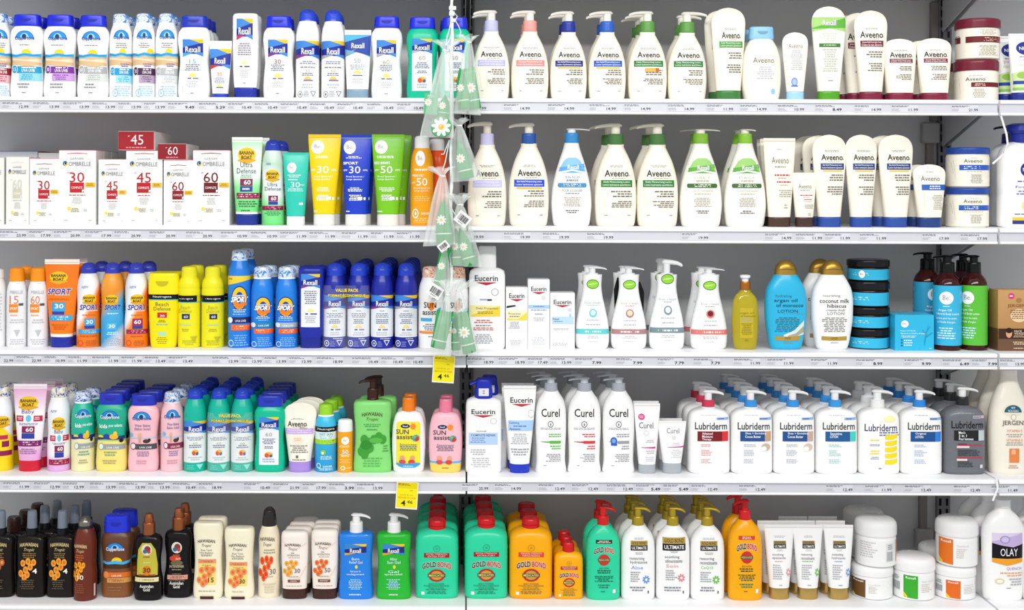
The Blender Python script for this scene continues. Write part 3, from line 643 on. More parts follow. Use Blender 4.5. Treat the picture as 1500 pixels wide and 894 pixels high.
# ------------------------------------------------------------------ second shelf
def ombrelle(spf, col, small=False, beige=False):
    y = .0 if not small else -.04
    tx = '#6a6d75'
    o = [V([-.55, 0, .55], [.955 + y, .965 + y, .955 + y], [.948 + y, .955 + y, .948 + y], col if not beige else '#d8d6cc'), T('GARNIER', -.02, .885 + y, .75, .026, '#8d8d8a'),
         E(-.66, .82 + y, .13, .035, '#2a78b8'), E(-.62, .812 + y, .09, .026, '#e9c53a'), E(-.63, .822 + y, .05, .018, '#23242a'), T('OMBRELLE', .13, .815 + y, 1.2, .056, tx),
         T(spf, -.02, .635 + y, .8, .135, col if not beige else '#cfcdbf'), T('SPF', -.48, .695 + y, .14, .016, col if not beige else '#cfcdbf'),
         R(-.4, .43 + y, .36, .565 + y, col if not beige else '#c9c6b0'), V([.26, .36], [.47 + y, .47 + y], [.43 + y, .45 + y], W_), T('COMPLETE' if not beige else 'CLEAR', -.02, .497 + y, .6, .03, '#ffffff'),
         F(0, .385 + y, .405 + y, 1.05, 1, col if not beige else '#b9b7ac'), F(0, .27 + y, .37 + y, .6, 5, '#c6c6c2'), E(-.44, .215 + y, .1, .025, '#f0d24a'), F(-.1, .165 + y, .225 + y, .5, 3, '#9a8f50'), F(.45, .175 + y, .215 + y, .3, 2, '#b5b5b5'), F(-.6, .045, .07, .3, 1, '#b0b0b0'), F(.7, .045, .07, .2, 1, '#b0b0b0'),
         V([-.86, -.82, -.78], [.93 + y, .6, .12], [.925 + y, .58, .1], '#dedede'), V([.78, .82, .86], [.12, .6, .93 + y], [.1, .58, .925 + y], '#dedede')]
    if not beige: o += [R(.44, .505 + y, .97, .565 + y, '#e9b92c'), F(.7, .515 + y, .555 + y, .44, 2, '#8d6a1c')]
    return o
BX = '#f2f2ef'
OM = [(-6, 32, 231, '60', '#b9b7a8', True, True, 'beige print carton cut by the photo edge'), (30, 33.5, 230, '60', '#b9b7a8', True, True, 'slim white carton with beige print'),
      (70, 42.5, 232.5, '30', '#b51f28', True, False, 'small white carton with red print reading thirty'), (119.3, 53.5, 220.5, '30', '#c0202a', False, False, 'large white carton with red print reading thirty'),
      (169, 41, 233.5, '45', '#b51f28', True, False, 'small white carton with red print reading forty-five'), (216, 52.5, 221, '45', '#b51c26', False, False, 'large white carton with red print reading forty-five'),
      (264.7, 42.5, 234.5, '60', '#8a1720', True, False, 'small white carton with dark red print reading sixty'), (313.3, 53, 220.5, '60', '#6e1219', False, False, 'large white carton with dark red print reading sixty')]
oc = {}
for cx, w, tp, spf, col, sm, bg, lb in OM:
    oc[cx] = carton(2, cx, w, tp, lb, BX if not bg else '#e9e9e2', ombrelle(spf, col, sm, bg), flap='#e58b92' if not bg else '#d9dad6', ratio=.72, back={119.3: 2, 30: 1, 313.3: 0}.get(cx, 0))
for cx, w, tp, spf, col, on, lb in ((213, 51.5, 194.5, '45', '#a01b26', 216, 'white carton lying on its back, red end panel reading forty-five'), (262, 41, 212, '60', '#8d1722', 264.7, 'white carton lying on its back, red end panel reading sixty')):
    b = oc[on]
    c = carton(2, cx, w, tp, lb, '#f4f3f1', [R(-.99, .02, .99, .98, col), T(spf, .05, .55, .7, .52, '#f3dfdd'), T('SPF', -.4, .74, .12, .07, '#f3dfdd'), F(0, .08, .2, 1.2, 1, '#d78f92')], base=b.z + b.H + .0004, hd=.085 if w > 45 else .07, yf=.046, flap='#ecc9cc')
carton(2, 30, 70, 222, 'blue topped carton lying behind the small white cartons', '#c9ccd2', [], flap='#3a56a0', yf=.215, hd=.05)
carton(2, 84, 36, 224, 'pale carton lying behind the small red print carton', '#d8d8d6', [], flap='#7a3038', yf=.215, hd=.05)
def bbsun(x, y, w, h):
    return [E(x, y, w * .62, h * 1.25, '#f4c61c'), V([x - w * .62, x, x + w * .62], [y - h * .9, y - h * .5, y - h * .9], [y - h * 1.1, y - h * 1.7, y - h * 1.1], '#e0a81c'), T('BANANA', x, y + h * .32, w, h * .62, '#3a2a17', .03), T('BOAT', x, y - h * .5, w * .72, h * .62, '#3a2a17', .03)]
GRN, LG = '#7ed87f', '#a5eca4'
def bbgreen(): return bbsun(0, .80, .95, .065) + [T('Ultra', 0, .685, .8, .06, '#44506a'), T('Defense', 0, .615, 1.25, .06, '#44506a'), F(0, .535, .575, .85, 2, '#8aa58a'), R(-.38, .445, .42, .525, '#8a1f4f'), T('60', .08, .485, .42, .05, '#ffffff', .015), R(-.38, .38, .42, .44, '#2a3f9c'), F(0, .39, .43, .7, 1, '#dfe4ff'), R(-.62, .30, .9, .365, '#8f1c4c'), F(.1, .31, .36, 1.3, 2, '#efc7d8'), F(.1, .2, .28, 1.3, 3, '#3f7a50'), F(0, .15, .18, .9, 1, '#3f7a50')]
tube(2, 362, 45, 201, 'pale green tube with yellow emblem and blue cap', lambda c: ramp([(0, '#6fdc7c'), (.35, '#8be594'), (.5, '#e8f6ea'), (.8, '#dff5df'), (1, '#8fe39a')], c.H * .12, c.H), '#20318e', bbgreen(), ch=.125, cwr=.72, crimp='#f2f6f0', back=1, dx=6, bands=[((.125, .15), W_)])
can(2, 400, 33, 205, 'white and green spray can with yellow emblem', lambda c: ramp([(0, '#6fd97b'), (.22, '#7fe08a'), (.42, '#f0f3f0'), (.62, '#eef3f4'), (.8, '#b9d8c2'), (1, '#d9e4e0')], 0, c.H * .9, tilt=.3), '#2a3fb4',
    [F(-.4, .70, .73, .5, 2, '#5a6aa0')] + bbsun(-.05, .585, 1.0, .05) + [T('Ultra', -.05, .475, .85, .045, '#44506a'), T('Defense', -.02, .425, 1.4, .045, '#44506a'), R(-.4, .28, .42, .345, '#8a1f4f'), T('60', .05, .312, .45, .042, '#ffffff', .015), R(-.4, .24, .42, .275, '#2a3f9c'), R(-.95, .175, .9, .225, '#8f1c4c'), F(0, .18, .22, 1.5, 2, '#efc7d8'), F(0, .11, .165, 1.5, 3, '#3f9a58')], prof='canwaist', bt=.885, cw=.7, back=1, dx=6)
def be(t1, spf, t3=None, dark=False):
    w, q = '#ffffff', ('#ffffff')
    o = [E(-.42, .86, .39, .074, '#ffffff'), T('Be.', -.42, .865, .4, .042, GY), F(-.15, .735, .765, 1.1, 2, q)]
    if t1: o += [T(t1, -.35, .685, .95, .028, w, .02)]
    o += [T(spf, -.08, .612, .72, .078, w), T('SPF', -.68, .606, .26, .02, w), T('FPS', .6, .606, .28, .02, w), T('Broad Spectrum /', -.05, .535, 1.15, .024, w), T('Large spectre', -.12, .505, 1.0, .024, w), F(-.05, .37, .42, 1.0, 3, q), F(-.05, .27, .34, .9, 4, q), R(.15, .28, .42, .315, w), R(.5, .28, .62, .31, w), F(-.5, .145, .165, .4, 1, q)]
    return o
tube(2, 433.5, 38, 223.5, 'small turquoise tube with white cap', '#2cc4ae', '#e9ecec', [E(-.3, .79, .36, .072, '#ffffff'), T('Be.', -.3, .795, .35, .045, GY), F(-.1, .65, .7, 1.2, 2, '#d5f5ef'), F(-.2, .61, .64, .8, 1, '#d5f5ef'), T('30', .0, .555, .72, .075, '#f2fffc'), T('FPS', .55, .55, .26, .02, '#f2fffc'), F(0, .46, .51, 1.2, 2, '#d5f5ef'), R(.3, .28, .58, .31, '#f2fffc')], ch=.125, cwr=.7)
tube(2, 475.5, 48, 197, 'large yellow tube with white cap', '#f2cf00', '#e4e3de', be('', '30'), ch=.125, cwr=.66, back=1, dx=5)
tube(2, 522, 45.5, 197.5, 'large royal blue tube with white cap', '#1b3cc0', '#e4e3de', be('SPORT', '30'), ch=.125, cwr=.7, back=1, dx=4)
tube(2, 568.5, 48, 197, 'large lime green tube with white cap', '#76c11c', '#e4e3de', be('KIDS / ENFANTS', '50'), ch=.125, cwr=.66, back=1, dx=9)
OR = '#f7a413'
can(2, 618, 33.5, 199, 'bright orange spray can with white cap', OR, '#f2f2f2', [E(-.15, .745, .42, .085, '#ffffff'), T('Be.', -.15, .75, .45, .048, '#c48a2a'), F(-.1, .60, .64, 1.4, 1, '#fff3d8'), T('WEAR WET', -.35, .555, 1.0, .025, '#ffffff', .01), T('50', 0, .485, .95, .085, '#ffffff'), T('SPF', -.72, .475, .3, .02, '#ffffff'), T('Broad Spectrum', 0, .415, 1.4, .022, '#ffffff'), T('Large spectre', -.05, .385, 1.2, .022, '#ffffff'), F(0, .27, .33, 1.5, 3, '#f9cf7a'), E(-.55, .135, .27, .052, '#ffffff'), E(-.55, .135, .2, .039, OR), E(-.55, .135, .07, .02, '#ffffff'), T('DANGER', .3, .135, .7, .025, '#ffffff', .01), F(0, .03, .09, 1.6, 3, '#f9cf7a')], prof='can', bt=.86, cw=.66, style='flat')
can(2, 640, 33.5, 203, 'orange red spray can hidden behind the hanging bags', '#f0571c', '#f2f2f2', [], prof='can', bt=.86, cw=.66, style='flat', yf=.105)
pumper(2, 713.5, 57, 179, 'cream pump bottle with lilac collar on the second shelf', CR, '#cdc9ee', '#efe8d8', aveeno(.505, '#c9c5ee', 'Stress Relief Moisturizing Lotion', 'Lotion hydratante apaisante'), bt=.78, ct=.89, r=.35, reach=.5, fwd=.1)
pumper(2, 774.5, 59, 180.5, 'cream pump bottle with blue collar and blue band', CR, '#2f5aa8', '#efe8d8', aveeno(.515, '#2449c8', *SK, yel='#e3bd45'), bt=.80, ct=.90, r=.36, reach=.5, fwd=.1)
def rexlot(c1, c2, tcol, l1, l2, pill): return [V([-.66, -.4, -.2, .2, .4, .66], [.57, .67, .70, .70, .67, .57], [.54, .54, .555, .555, .54, .54], c1), V([-.62, .62], [.60, .64], [.545, .545], c2), V([-.66, 0, .66], [.555, .58, .555], [.535, .565, .535], W_), T('Rexall', .05, .603, .55, .045, '#ffffff', .01), T(l1, 0, .50, .75, .026, tcol), F(0, .45, .485, .8, 1, tcol), E(-.65, .418, .06, .022, pill), E(.65, .418, .06, .022, pill), R(-.65, .396, .65, .44, pill), F(0, .402, .436, 1.15, 2, '#e4ecdf'), T(l2, 0, .365, 1.0, .026, tcol), F(0, .325, .345, .8, 1, tcol), F(0, .2, .3, .85, 6, '#b2ada0'), F(0, .13, .17, .7, 2, '#6a675f')]
pumper(2, 837, 59, 188.5, 'white pump bottle with sky blue collar and sky blue banner', W_, '#3a8fd0', '#f4f4f2', rexlot('#8cc4ec', '#5da5de', '#8e949a', 'SKIN RELIEF', 'POUR SOULAGER', '#4b8fca'), prof='cone', bt=.855, ct=.955, r=.35, d=1, reach=.45, fwd=.1)
pumper(2, 901.5, 61, 181.5, 'cream pump bottle with green collar beside the sky blue one', CR, '#4a7a40', '#efe8d8', aveeno(.515, '#2e8038', *DY), bt=.80, ct=.90, r=.38, back=1, dx=-5, reach=.5, fwd=.1)
pumper(2, 962.5, 61, 181.5, 'cream pump bottle with green collar beside the lime ones', CR, '#4a7a40', '#efe8d8', aveeno(.515, '#2e8038', *DY), bt=.80, ct=.90, r=.40, back=1, dx=-5, reach=.5, fwd=.1)
RL = rexlot('#9ccf74', '#5fa845', '#b9bca6', 'DAILY', 'Lotion hydratante', '#3f6a2c')
pumper(2, 1026, 62, 189.5, 'white pump bottle with lime collar, spouts pointing both ways', '#f7f5ec', '#83b93c', '#f1efe2', RL, prof='cone', bt=.855, ct=.955, r=.36, d=1, reach=.45, fwd=.1)
pumper(2, 1022, 60, 190, 'white pump bottle with lime collar standing behind another', '#f7f5ec', '#83b93c', '#f1efe2', RL, prof='cone', bt=.855, ct=.955, r=.36, d=-1, reach=.45, fwd=.1, yf=.11)
pumper(2, 1091, 61, 189.5, 'white pump bottle with lime collar beside the brown capped tube', '#f7f5ec', '#8cc63f', '#f1efe2', RL, prof='cone', bt=.855, ct=.955, r=.34, d=1, reach=.3, fwd=.9, back=1, dx=0)
def positively(k=1): return [F(0, .865, .88, .5, 1), T('Aveeno', .0, .75, 1.05, .075 * k, '#5b6b4f'), F(0, .66, .69, 1.0, 1, '#8f9a86'), F(.1, .565, .60, 1.1, 1, '#b2504e'), F(.1, .535, .56, .8, 1, '#caa0a0'), F(.2, .49, .52, .9, 1, '#b2504e'), F(.2, .46, .48, .6, 1, '#caa0a0'), F(.3, .33, .42, .9, 4, '#a9a69a'), F(.3, .2, .26, .3, 2, '#a9a69a')]
tube(2, 1141.5, 47, 202.5, 'tall cream tube with square top and brown cap', CR, '#4a332b', positively(), ch=.11, cwr=.68, back=2, dx=1, crimp=CR)
tube(2, 1178, 36, 253, 'short cream tube with square top and brown cap', CR, '#45302a', positively(1.2), ch=.18, cwr=.72, crimp=CR)
SKL = SK
B1 = '#2d4f9e'
for cx, w, nb, lb in ((1214.5, 50, 2, 'cream dome-topped tube with blue cap beside brown capped tubes'), (1261, 47, 0, 'cream dome-topped tube with blue cap, middle of three'), (1311.5, 51, 1, 'cream dome-topped tube with blue cap beside a short one')):
    tube(2, cx, w, 197.5, lb, CR, B1, avtube(.755, '#2a3f78', SK, '#e3c465', x=.12, th=.062, w=1.25), ch=.11, cwr=.66, dome=True, back=nb, dx=-8)
tube(2, 1361, 48, 241, 'short cream dome-topped tube with blue cap', CR, '#24417c', [F(0, .87, .89, .6, 1), T('Aveeno', 0, .775, 1.15, .08, '#4a4a48'), R(-.55, .59, .95, .68, '#2a5bb8'), F(.25, .6, .67, 1.0, 2, '#dfe8f8'), F(.4, .28, .52, .7, 9, '#a9a69c'), V([-.5, -.42, -.35], [.6, .45, .25], [.58, .42, .23], '#b9ad84')], ch=.16, cwr=.72, dome=True, back=1, dx=-7)
JB = [F(.3, .72, .735, .4, 1), T('Aveeno', .25, .66, .8, .09, '#4a4a48'), R(-.35, .43, 1, .56, '#2a5bb8'), F(.2, .45, .54, .9, 2, '#dfe8f8'), F(.3, .385, .41, .9, 1, '#cdb26a'), F(.4, .1, .33, .6, 8, '#a9a69c'), V([-.62, -.55, -.5], [.68, .45, .2], [.66, .42, .18], '#8f8a62'), V([-.72, -.66, -.6], [.62, .5, .35], [.6, .48, .33], '#a59e74')]
cj = jar(2, 1416.5, 62, 275, 'cream tub with blue lid, lower one of the stack', CR, '#23469a', JB, lid=.17)
jar(2, 1417, 62, 216.5, 'cream tub with blue lid stacked on another blue lidded tub', CR, '#23469a', JB, lid=.17, base=cj.z + cj.H + .0005)
jar(2, 1399, 62, 280, 'cream tub with blue lid standing behind the blue lidded stack', CR, '#23469a', JB, lid=.17, yf=.16)
NP = [E(.05, .555, .36, .075, '#1f2f8c'), T('NIVEA', .05, .555, .52, .034, '#ffffff', .01), F(0, .43, .455, 1.1, 1, '#6a76a8'), T('Firming', -.1, .385, .8, .03, '#2f3f8c'), F(0, .31, .36, 1.0, 2, '#7f88b0'), E(.05, .21, .3, .06, '#f0de6a'), T('Q10', .05, .21, .42, .045, '#d8b92a'), F(0, .12, .14, 1.1, 1, '#6a76a8'), R(-.62, .07, .7, .1, '#f0c030'), R(-.62, .035, .7, .07, '#24348c')]
NPR = [(0, .90, .9, 3), (.015, .97, .97, 3), (.06, 1, 1, 3), (.75, 1, 1, 3), (.88, .93, .95, 2.8), (.96, .75, .82, 2.5), (1, .52, .62, 2.2)]
c = start(2, 1497, 70, 181, 'pump_lotion_bottle', 'white pump bottle with round navy emblem and navy pump', 'bottle', ratio=.55)
s = body(c, NPR, .82, W_); cyl(c, 'collar', .815, .9, c.hw * .48, '#20309a'); cyl(c, 'pump_head', .9, 1, c.hw * .62, '#20309a', [(0, .8, .8, 2), (.3, 1, 1, 2), (.85, .97, .97, 2), (1, .7, .7, 2)]); decorate(c, s, NP)
c = start(2, 1484, 70, 184, 'pump_lotion_bottle', 'white pump bottle with navy pump, colours darkened for the shadow behind', 'bottle', ratio=.55, yf=.14)
s = body(c, NPR, .82, '#e9ebee'); pump(c, .815, .92, '#1a2260', '#15193c', .46, -1, .42, .1); decorate(c, s, NP)  # body and pump colours darkened to paint in the shade behind the front bottle

# ------------------------------------------------------------------ middle shelf
def ombspray(spf): return [F(.05, .80, .81, .5, 1, '#b9b9b9'), T('MBRELLE', -.05, .695, 1.2, .04, '#9b9ba0'), T(spf, -.28, .60, .85, .10, '#e0814a'), R(-.75, .44, .1, .545, '#ee8a22'), T('SPORT', -.32, .49, .7, .03, '#ffffff', .01), R(.15, .525, .6, .555, '#55565e'), F(-.3, .39, .42, .8, 1, '#e3a878'), F(0, .30, .36, 1.5, 2, '#c2c2c6'), V([-.3, 0, .3], [.22, .22, .22], [.218, .13, .218], '#c0c0c4'), F(0, .03, .11, 1.5, 3, '#bcbcc2')]
OCAP = '#f6961c'
can(3, -5, 28, 394, 'plain white can at the edge of the middle shelf', '#ececec', '#f0f0f0', [F(.3, .2, .7, .6, 12, '#c8c8cc')], bt=.9, cw=.8, style='flat')
can(3, 25.5, 29, 392, 'white spray can with orange cap reading fifteen', '#ececee', OCAP, ombspray('15'), bt=.84, cw=.74, style='flat', back=1, dx=3)
can(3, 56.5, 29.5, 392, 'white spray can with orange cap reading sixty', '#ececee', OCAP, ombspray('60'), bt=.84, cw=.74, style='flat', back=1, dx=1)
SPC, SPO = '#2a2f96', '#ffffff'
tube(3, 91.5, 51, 380, 'large orange tube with yellow emblem and blue cap', '#f47a12', '#1f2c9a', bbsun(-.15, .80, .85, .05) + [T('SPORT', -.08, .635, 1.3, .065, SPC, .03, SPO, sh=.06), F(.1, .59, .605, 1.0, 1, '#ffe2c4'), F(-.1, .535, .56, 1.3, 2, '#c65f10'), R(-.5, .41, .3, .515, '#3aa0d8'), T('30', -.05, .47, .5, .05, '#ffffff', .015), R(-.45, .375, .25, .41, '#2a3f9c'), R(-.62, .305, .66, .365, '#35a8da'), F(0, .31, .36, 1.1, 2, '#e4f6ff'), F(0, .2, .27, 1.0, 3, '#c65f10')], ch=.12, cwr=.62, crimp='#fbeee2', bands=[((.12, .155), '#f7ece2')], back=1, dx=4)
def bbsport(spf, sc, bc, ink_='#3a2f96'): return [T('NEW', -.3, .715, .55, .03, '#4a63b0', sh=.1)] + bbsun(.05, .575, .95, .045) + [T('SPORT', .05, .475, 1.5, .062, SPC, .03, SPO, sh=.08), F(.3, .425, .44, 1.0, 1, '#ffe2c4'), F(0, .375, .395, 1.3, 1, '#c65f10'), R(-.35, .255, .5, .345, sc), T(spf, .08, .305, .55, .045, '#ffffff', .015), R(-.35, .225, .5, .26, '#2a3f9c'), R(-.85, .165, .95, .215, bc), F(.05, .17, .21, 1.5, 2, '#e4f6ff'), F(0, .12, .15, 1.4, 1, '#c65f10'), E(-.65, .055, .22, .033, '#d84a28'), E(-.65, .055, .15, .022, '#f57c14'), F(.2, .02, .09, 1.1, 4, '#b8621c')]
WO = lambda c: ramp([(0, '#f57a10'), (.42, '#f57a10'), (.5, '#f6c39a'), (.56, '#f4f6f8'), (.7, '#f4f6f8'), (1, '#dfe6ee')], 0, c.H * .95, tilt=-2.2)
can(3, 130.5, 34, 384.5, 'orange and white spray can with pale blue band', WO, '#3440b8', bbsport('30', '#3aa0d8', '#35a8da'), prof='canwaist', bt=.875, cw=.66, back=1, dx=9)
can(3, 165.8, 33.6, 384.5, 'orange and blue spray can with silver foot', lambda c: ramp([(0, '#d8dde4'), (.08, '#c9d6e4'), (.2, '#2f9fd4'), (.5, '#3fa9dc'), (.62, '#c8a070'), (.68, '#e98e22'), (1, '#f0a030')], 0, c.H * .9, tilt=-1.0), '#3440b8', bbsun(-.1, .57, .9, .045) + [T('SPORT', .0, .475, 1.3, .055, '#2a3a9c', .03, '#9fd8f0', sh=.08), F(0, .39, .415, 1.4, 1, '#d6eefa'), R(-.5, .215, .3, .29, '#55b6e4'), T('30', -.08, .255, .5, .04, '#d9f1fc', .02), F(0, .15, .19, 1.3, 2, '#d6eefa'), F(0, .02, .12, 1.5, 5, '#98aabf')], prof='canwaist', bt=.875, cw=.66, back=1, dx=9)
can(3, 200.8, 34, 384.5, 'orange and white spray can with crimson band', WO, '#3440b8', bbsport('60', '#a0224c', '#a0224c'), prof='canwaist', bt=.875, cw=.66, back=1, dx=9)
YE, YG = '#f7e003', '#eae21e'
c = start(3, 241, 45, 399.5, 'sunscreen_lotion_bottle', 'yellow tapered lotion bottle with black band', 'bottle', ratio=.55)
s = body(c, 'taper', .72, YE); flipcap(c, .72, 1, .985, '#f8e512', taper=.985)
decorate(c, s, [R(-1, .65, 1, .715, '#151515'), R(-1, .638, 1, .65, '#36c0c8'), T('Neutrogena', 0, .683, 1.2, .035, '#f4f4f0'), T('Beach', 0, .585, .85, .05, '#6b6a38'), T('Defense', 0, .525, 1.1, .05, '#6b6a38'), R(-.3, .405, .32, .475, '#cc2436'), T('30', .02, .43, .3, .03, '#ffffff'), F(0, .34, .38, .6, 2, '#8a7e1c'), F(0, .30, .33, 1.1, 1, '#5ac4b8'), R(-.25, .165, .28, .215, '#a9d6c0'), F(0, .05, .15, .9, 4, '#a79a1a')]); copies(c, 1)
def neu(x): return [V([-1 + max(0, x), 1 + min(0, x)], [.645, .645], [.565, .565], '#151515'), R(-1, .555, 1, .565, '#5cc8c0'), T('Neutrogena', .0 + x, .61, 1.3, .04, '#f4f4f0'), T('Beach', x, .50, .8, .045, '#b8b428'), T('Defense', x, .455, 1.1, .045, '#b8b428'), R(-.3 + x, .355, .38 + x, .42, '#232a5a'), T('60', .05 + x, .385, .35, .03, '#ffffff'), F(x, .27, .30, 1.2, 1, '#a8d6b0'), F(x, .2, .24, .8, 2, '#b0ac2a'), V([.1, .4, .7], [.14, .14, .14], [.138, .07, .138], '#b9b52a'), F(0, .03, .1, 1.2, 3, '#b9b52a')]
NC = [(0, .94, .94, 2), (.012, 1, 1, 2), (.70, 1, 1, 2), (.72, .97, .97, 2), (.75, 1, 1, 2), (.82, .99, .99, 2), (.84, .95, .95, 2), (.87, .98, .98, 2), (.95, .9, .9, 2), (1, .72, .72, 2)]
can(3, 278, 33, 390, 'yellow spray can with black band beside the tapered bottle', YG, '#efe82a', neu(-.35), prof=NC, bt=.865, cw=.7, style='flat', back=1, dx=3)
can(3, 312.5, 33, 390, 'yellow spray can with black band beside the tall blue can', YG, '#efe82a', neu(0), prof=NC, bt=.865, cw=.7, style='flat', back=1, dx=3)
def csport(band, x=0, tall=False):
    k = .0
    o = [E(x, .51, .68, .125, '#16307e'), E(x, .51, .62, .112, '#f7c51a'), V([x - .5, x, x + .62], [.47, .50, .52], [.43, .40, .44], '#f0801c'), E(x, .515, .3, .06, '#1c44a8'), T('Coppertone', x, .535, 1.0, .028, '#ffffff', .02, '#16307e'), T('SPORT', x, .495, 1.35, .052, '#ffffff', .04, '#16307e', sh=.1), F(x, .36, .40, 1.3, 2, '#bfdcf6'), F(x, .335, .355, 1.3, 1, '#8fbff0'), R(-.8, .255, 1, .315, band), T('UVA UVB', .1, .278, .9, .022, '#ffffff'), E(-.78, .285, .2, .03, '#eaf2fa'), R(-.7, .18, 1, .24, '#f0672c'), F(.1, .19, .235, 1.4, 2, '#ffd9c4'), E(-.7, .05, .22, .035, '#bfdcf6'), E(-.7, .05, .16, .025, '#2a80d8'), F(.1, .02, .14, 1.5, 5, '#7ab4ec')]
    if tall: o = [V([-1, 1], [.735, .735], [.64, .70], '#f4cf3a')] + [F(-.75, .69, .72, .4, 1, '#9a8418')] + o
    return o
CB = '#2380de'
SW2 = swirl('#4a90d8', '#a9cdf0', '#f4f8fc', 70)
can(3, 351.3, 33.6, 365.5, 'tall bright blue spray can with swirled cap', CB, SW2, csport('#24235e', 0, True), style='wrap', bt=.89, cw=.68, back=1, dx=4)
can(3, 385, 33.6, 390, 'bright blue spray can with teal band and swirled cap', CB, SW2, csport('#1a86b0', .05), style='wrap', bt=.86, cw=.76, back=1, dx=4)
can(3, 420.8, 33.6, 390, 'bright blue spray can with grey band and swirled cap', CB, SW2, csport('#a9b4bd', -.1), style='wrap', bt=.86, cw=.76, back=1, dx=3)
NB = '#1d2a9c'
tottle(3, 456.8, 37.5, 390, 'navy blue tottle with white label', NB, '#1a2688', [R(-.75, .26, .72, .91, '#e9ecee')] + rexpanel(-.75, .72, .73, .91, '#7d3a94') + [F(0, .54, .71, 1.1, 7, '#7d8396'), E(0, .45, .26, .04, '#f4e49a', 'top'), R(-.4, .415, -.18, .43, '#333f70'), R(0, .415, .5, .43, '#4a5080'), F(0, .31, .4, .9, 4, '#b8bcc4')], ch=.13, cw=.84, back=1, dx=2)
def rexnavy(acc): return [R(-1, .135, 1, .60, '#e6eaee')] + rexpanel(-1, 1, .455, .625, acc, tw=.52, th=.34) + [F(0, .435, .45, .5, 1, '#7d8396'), F(0, .36, .42, 1.6, 3, '#8a90a4'), F(0, .29, .35, 1.1, 3, '#6c7590'), E(0, .245, .3, .035, '#f3d77a', 'top'), R(-.35, .215, -.1, .23, '#4a5080'), R(.05, .215, .5, .23, '#8a7aa8'), F(0, .15, .2, 1.1, 2, '#c0c4cc'), E(-.7, .06, .22, .038, '#dfe4f0'), E(-.7, .06, .16, .028, NB), E(-.7, .06, .06, .013, '#dfe4f0'), F(-.2, .02, .09, .5, 3, '#7f88c8'), V([.15, .42, .7], [.1, .1, .1], [.098, .03, .098], '#dfe4f0'), V([.25, .42, .6], [.09, .09, .09], [.089, .046, .089], NB), F(.3, .11, .125, .9, 1, '#dfe4f0')]
RC = '#2343c6'
for cx, lb, acc, nb in ((491, 'navy spray can wrapped in a value pack', '#7d3a94', 3), (526, 'navy spray can with white label sharing the value pack', '#7d3a94', 3), (560.3, 'navy spray can with purple corner beside the value pack', '#8a2f86', 4), (595.5, 'navy spray can with grey corner beside the hanging bags', '#a8a8a8', 4)):
    can(3, cx, 33, 385, lb, NB, RC, rexnavy(acc), bt=.865, cw=.74, back=nb, dx=1)
SAO = swirl('#e8742c', '#f0a04a', '#fff6ee', 80)
def sunspray(): return [E(.2, .60, .2, .022, '#1d2058'), T('Rexall', .2, .60, .25, .018, '#ffffff'), E(.05, .53, .3, .06, '#f08a2c'), T('SUN', -.05, .535, 1.0, .07, '#2a2320', .01), T('assist', -.1, .445, 1.1, .06, '#2a2320', .01), E(.75, .45, .22, .05, '#46b4e4'), R(-.8, .335, .1, .375, '#46aee0'), F(0, .22, .31, 1.3, 4, '#6c6f86'), R(-.9, .185, .6, .215, '#f08a3c'), F(0, .14, .16, .5, 1)]
can(3, 631.5, 36, 390, 'white spray can with orange swirled cap behind the bags', W_, SAO, sunspray(), bt=.86, cw=.7, style='wrap')
can(3, 670, 35, 391, 'white spray can, orange swirled cap, beside tall white bottle', W_, SAO, sunspray(), bt=.86, cw=.7, style='wrap')
def euc(x, y, w, h): return [T('Eucerin', x, y, w, h, '#26262e', .012), V([x - w * .42, x, x + w * .42], [y - h * .72] * 3, [y - h * .78, y - h * 1.25, y - h * .78], '#c02436')]
c = start(3, 714, 53.5, 360.5, 'lotion_bottle', 'tall square white bottle with white cap behind the bags', 'bottle', ratio=.5)
s = body(c, 'square', .79, W_); flipcap(c, .79, 1, .5, '#f4f4f4', n=2.2, notch=False, taper=.97)
decorate(c, s, euc(-.05, .69, 1.25, .055) + [E(.42, .555, .2, .035, '#8a8a8e'), E(.42, .555, .17, .03, '#f2f2f2'), R(-.4, .475, -.02, .49, '#9fb4d0'), R(0, .47, .25, .487, '#3a3c44'), V([-.95, .7], [.425, .425], [.315, .315], '#f3e6a0'), V([-.9, .7], [.33, .42], [.32, .32], '#eccf3e'), T('Daily Protection', .0, .395, 1.2, .026, '#4a4a40'), F(-.1, .34, .37, 1.0, 2, '#8a8460'), F(-.2, .25, .29, 1.2, 2, '#c06a70'), F(-.2, .22, .24, .9, 1), F(-.2, .18, .215, 1.2, 2, '#c06a70'), F(-.2, .05, .15, 1.2, 5, '#aab'), ])
def eucbox(col, band, t, lines='#a9a9ae'): return euc(0, .87, 1.35, .06) + [E(.6, .75, .12, .022, '#c9c9ce')] + band + [F(-.1, .46, .51, 1.2, 3, lines), F(-.15, .1, .17, 1.4, 3, lines)]
carton(3, 757, 31.5, 420, 'white carton with yellow band beside the tall square bottle', '#f3f3f2', euc(0, .865, 1.4, .075) + [V([-.95, -.9, -.2, -.1], [.69, .70, .715, .71], [.67, .665, .69, .69], '#26262c'), V([-.9, .95], [.625, .625], [.47, .47], '#f5edc0'), V([-.9, .1, .95], [.50, .49, .60], [.47, .47, .47], '#f0d64a'), T('Protection', -.2, .575, 1.1, .035, '#5a564a'), F(-.2, .51, .55, 1.1, 1, '#9a9468'), F(-.2, .33, .45, 1.1, 5, '#b0b0b4'), F(-.1, .06, .15, 1.3, 4, '#b8b8bc')], ratio=.9)
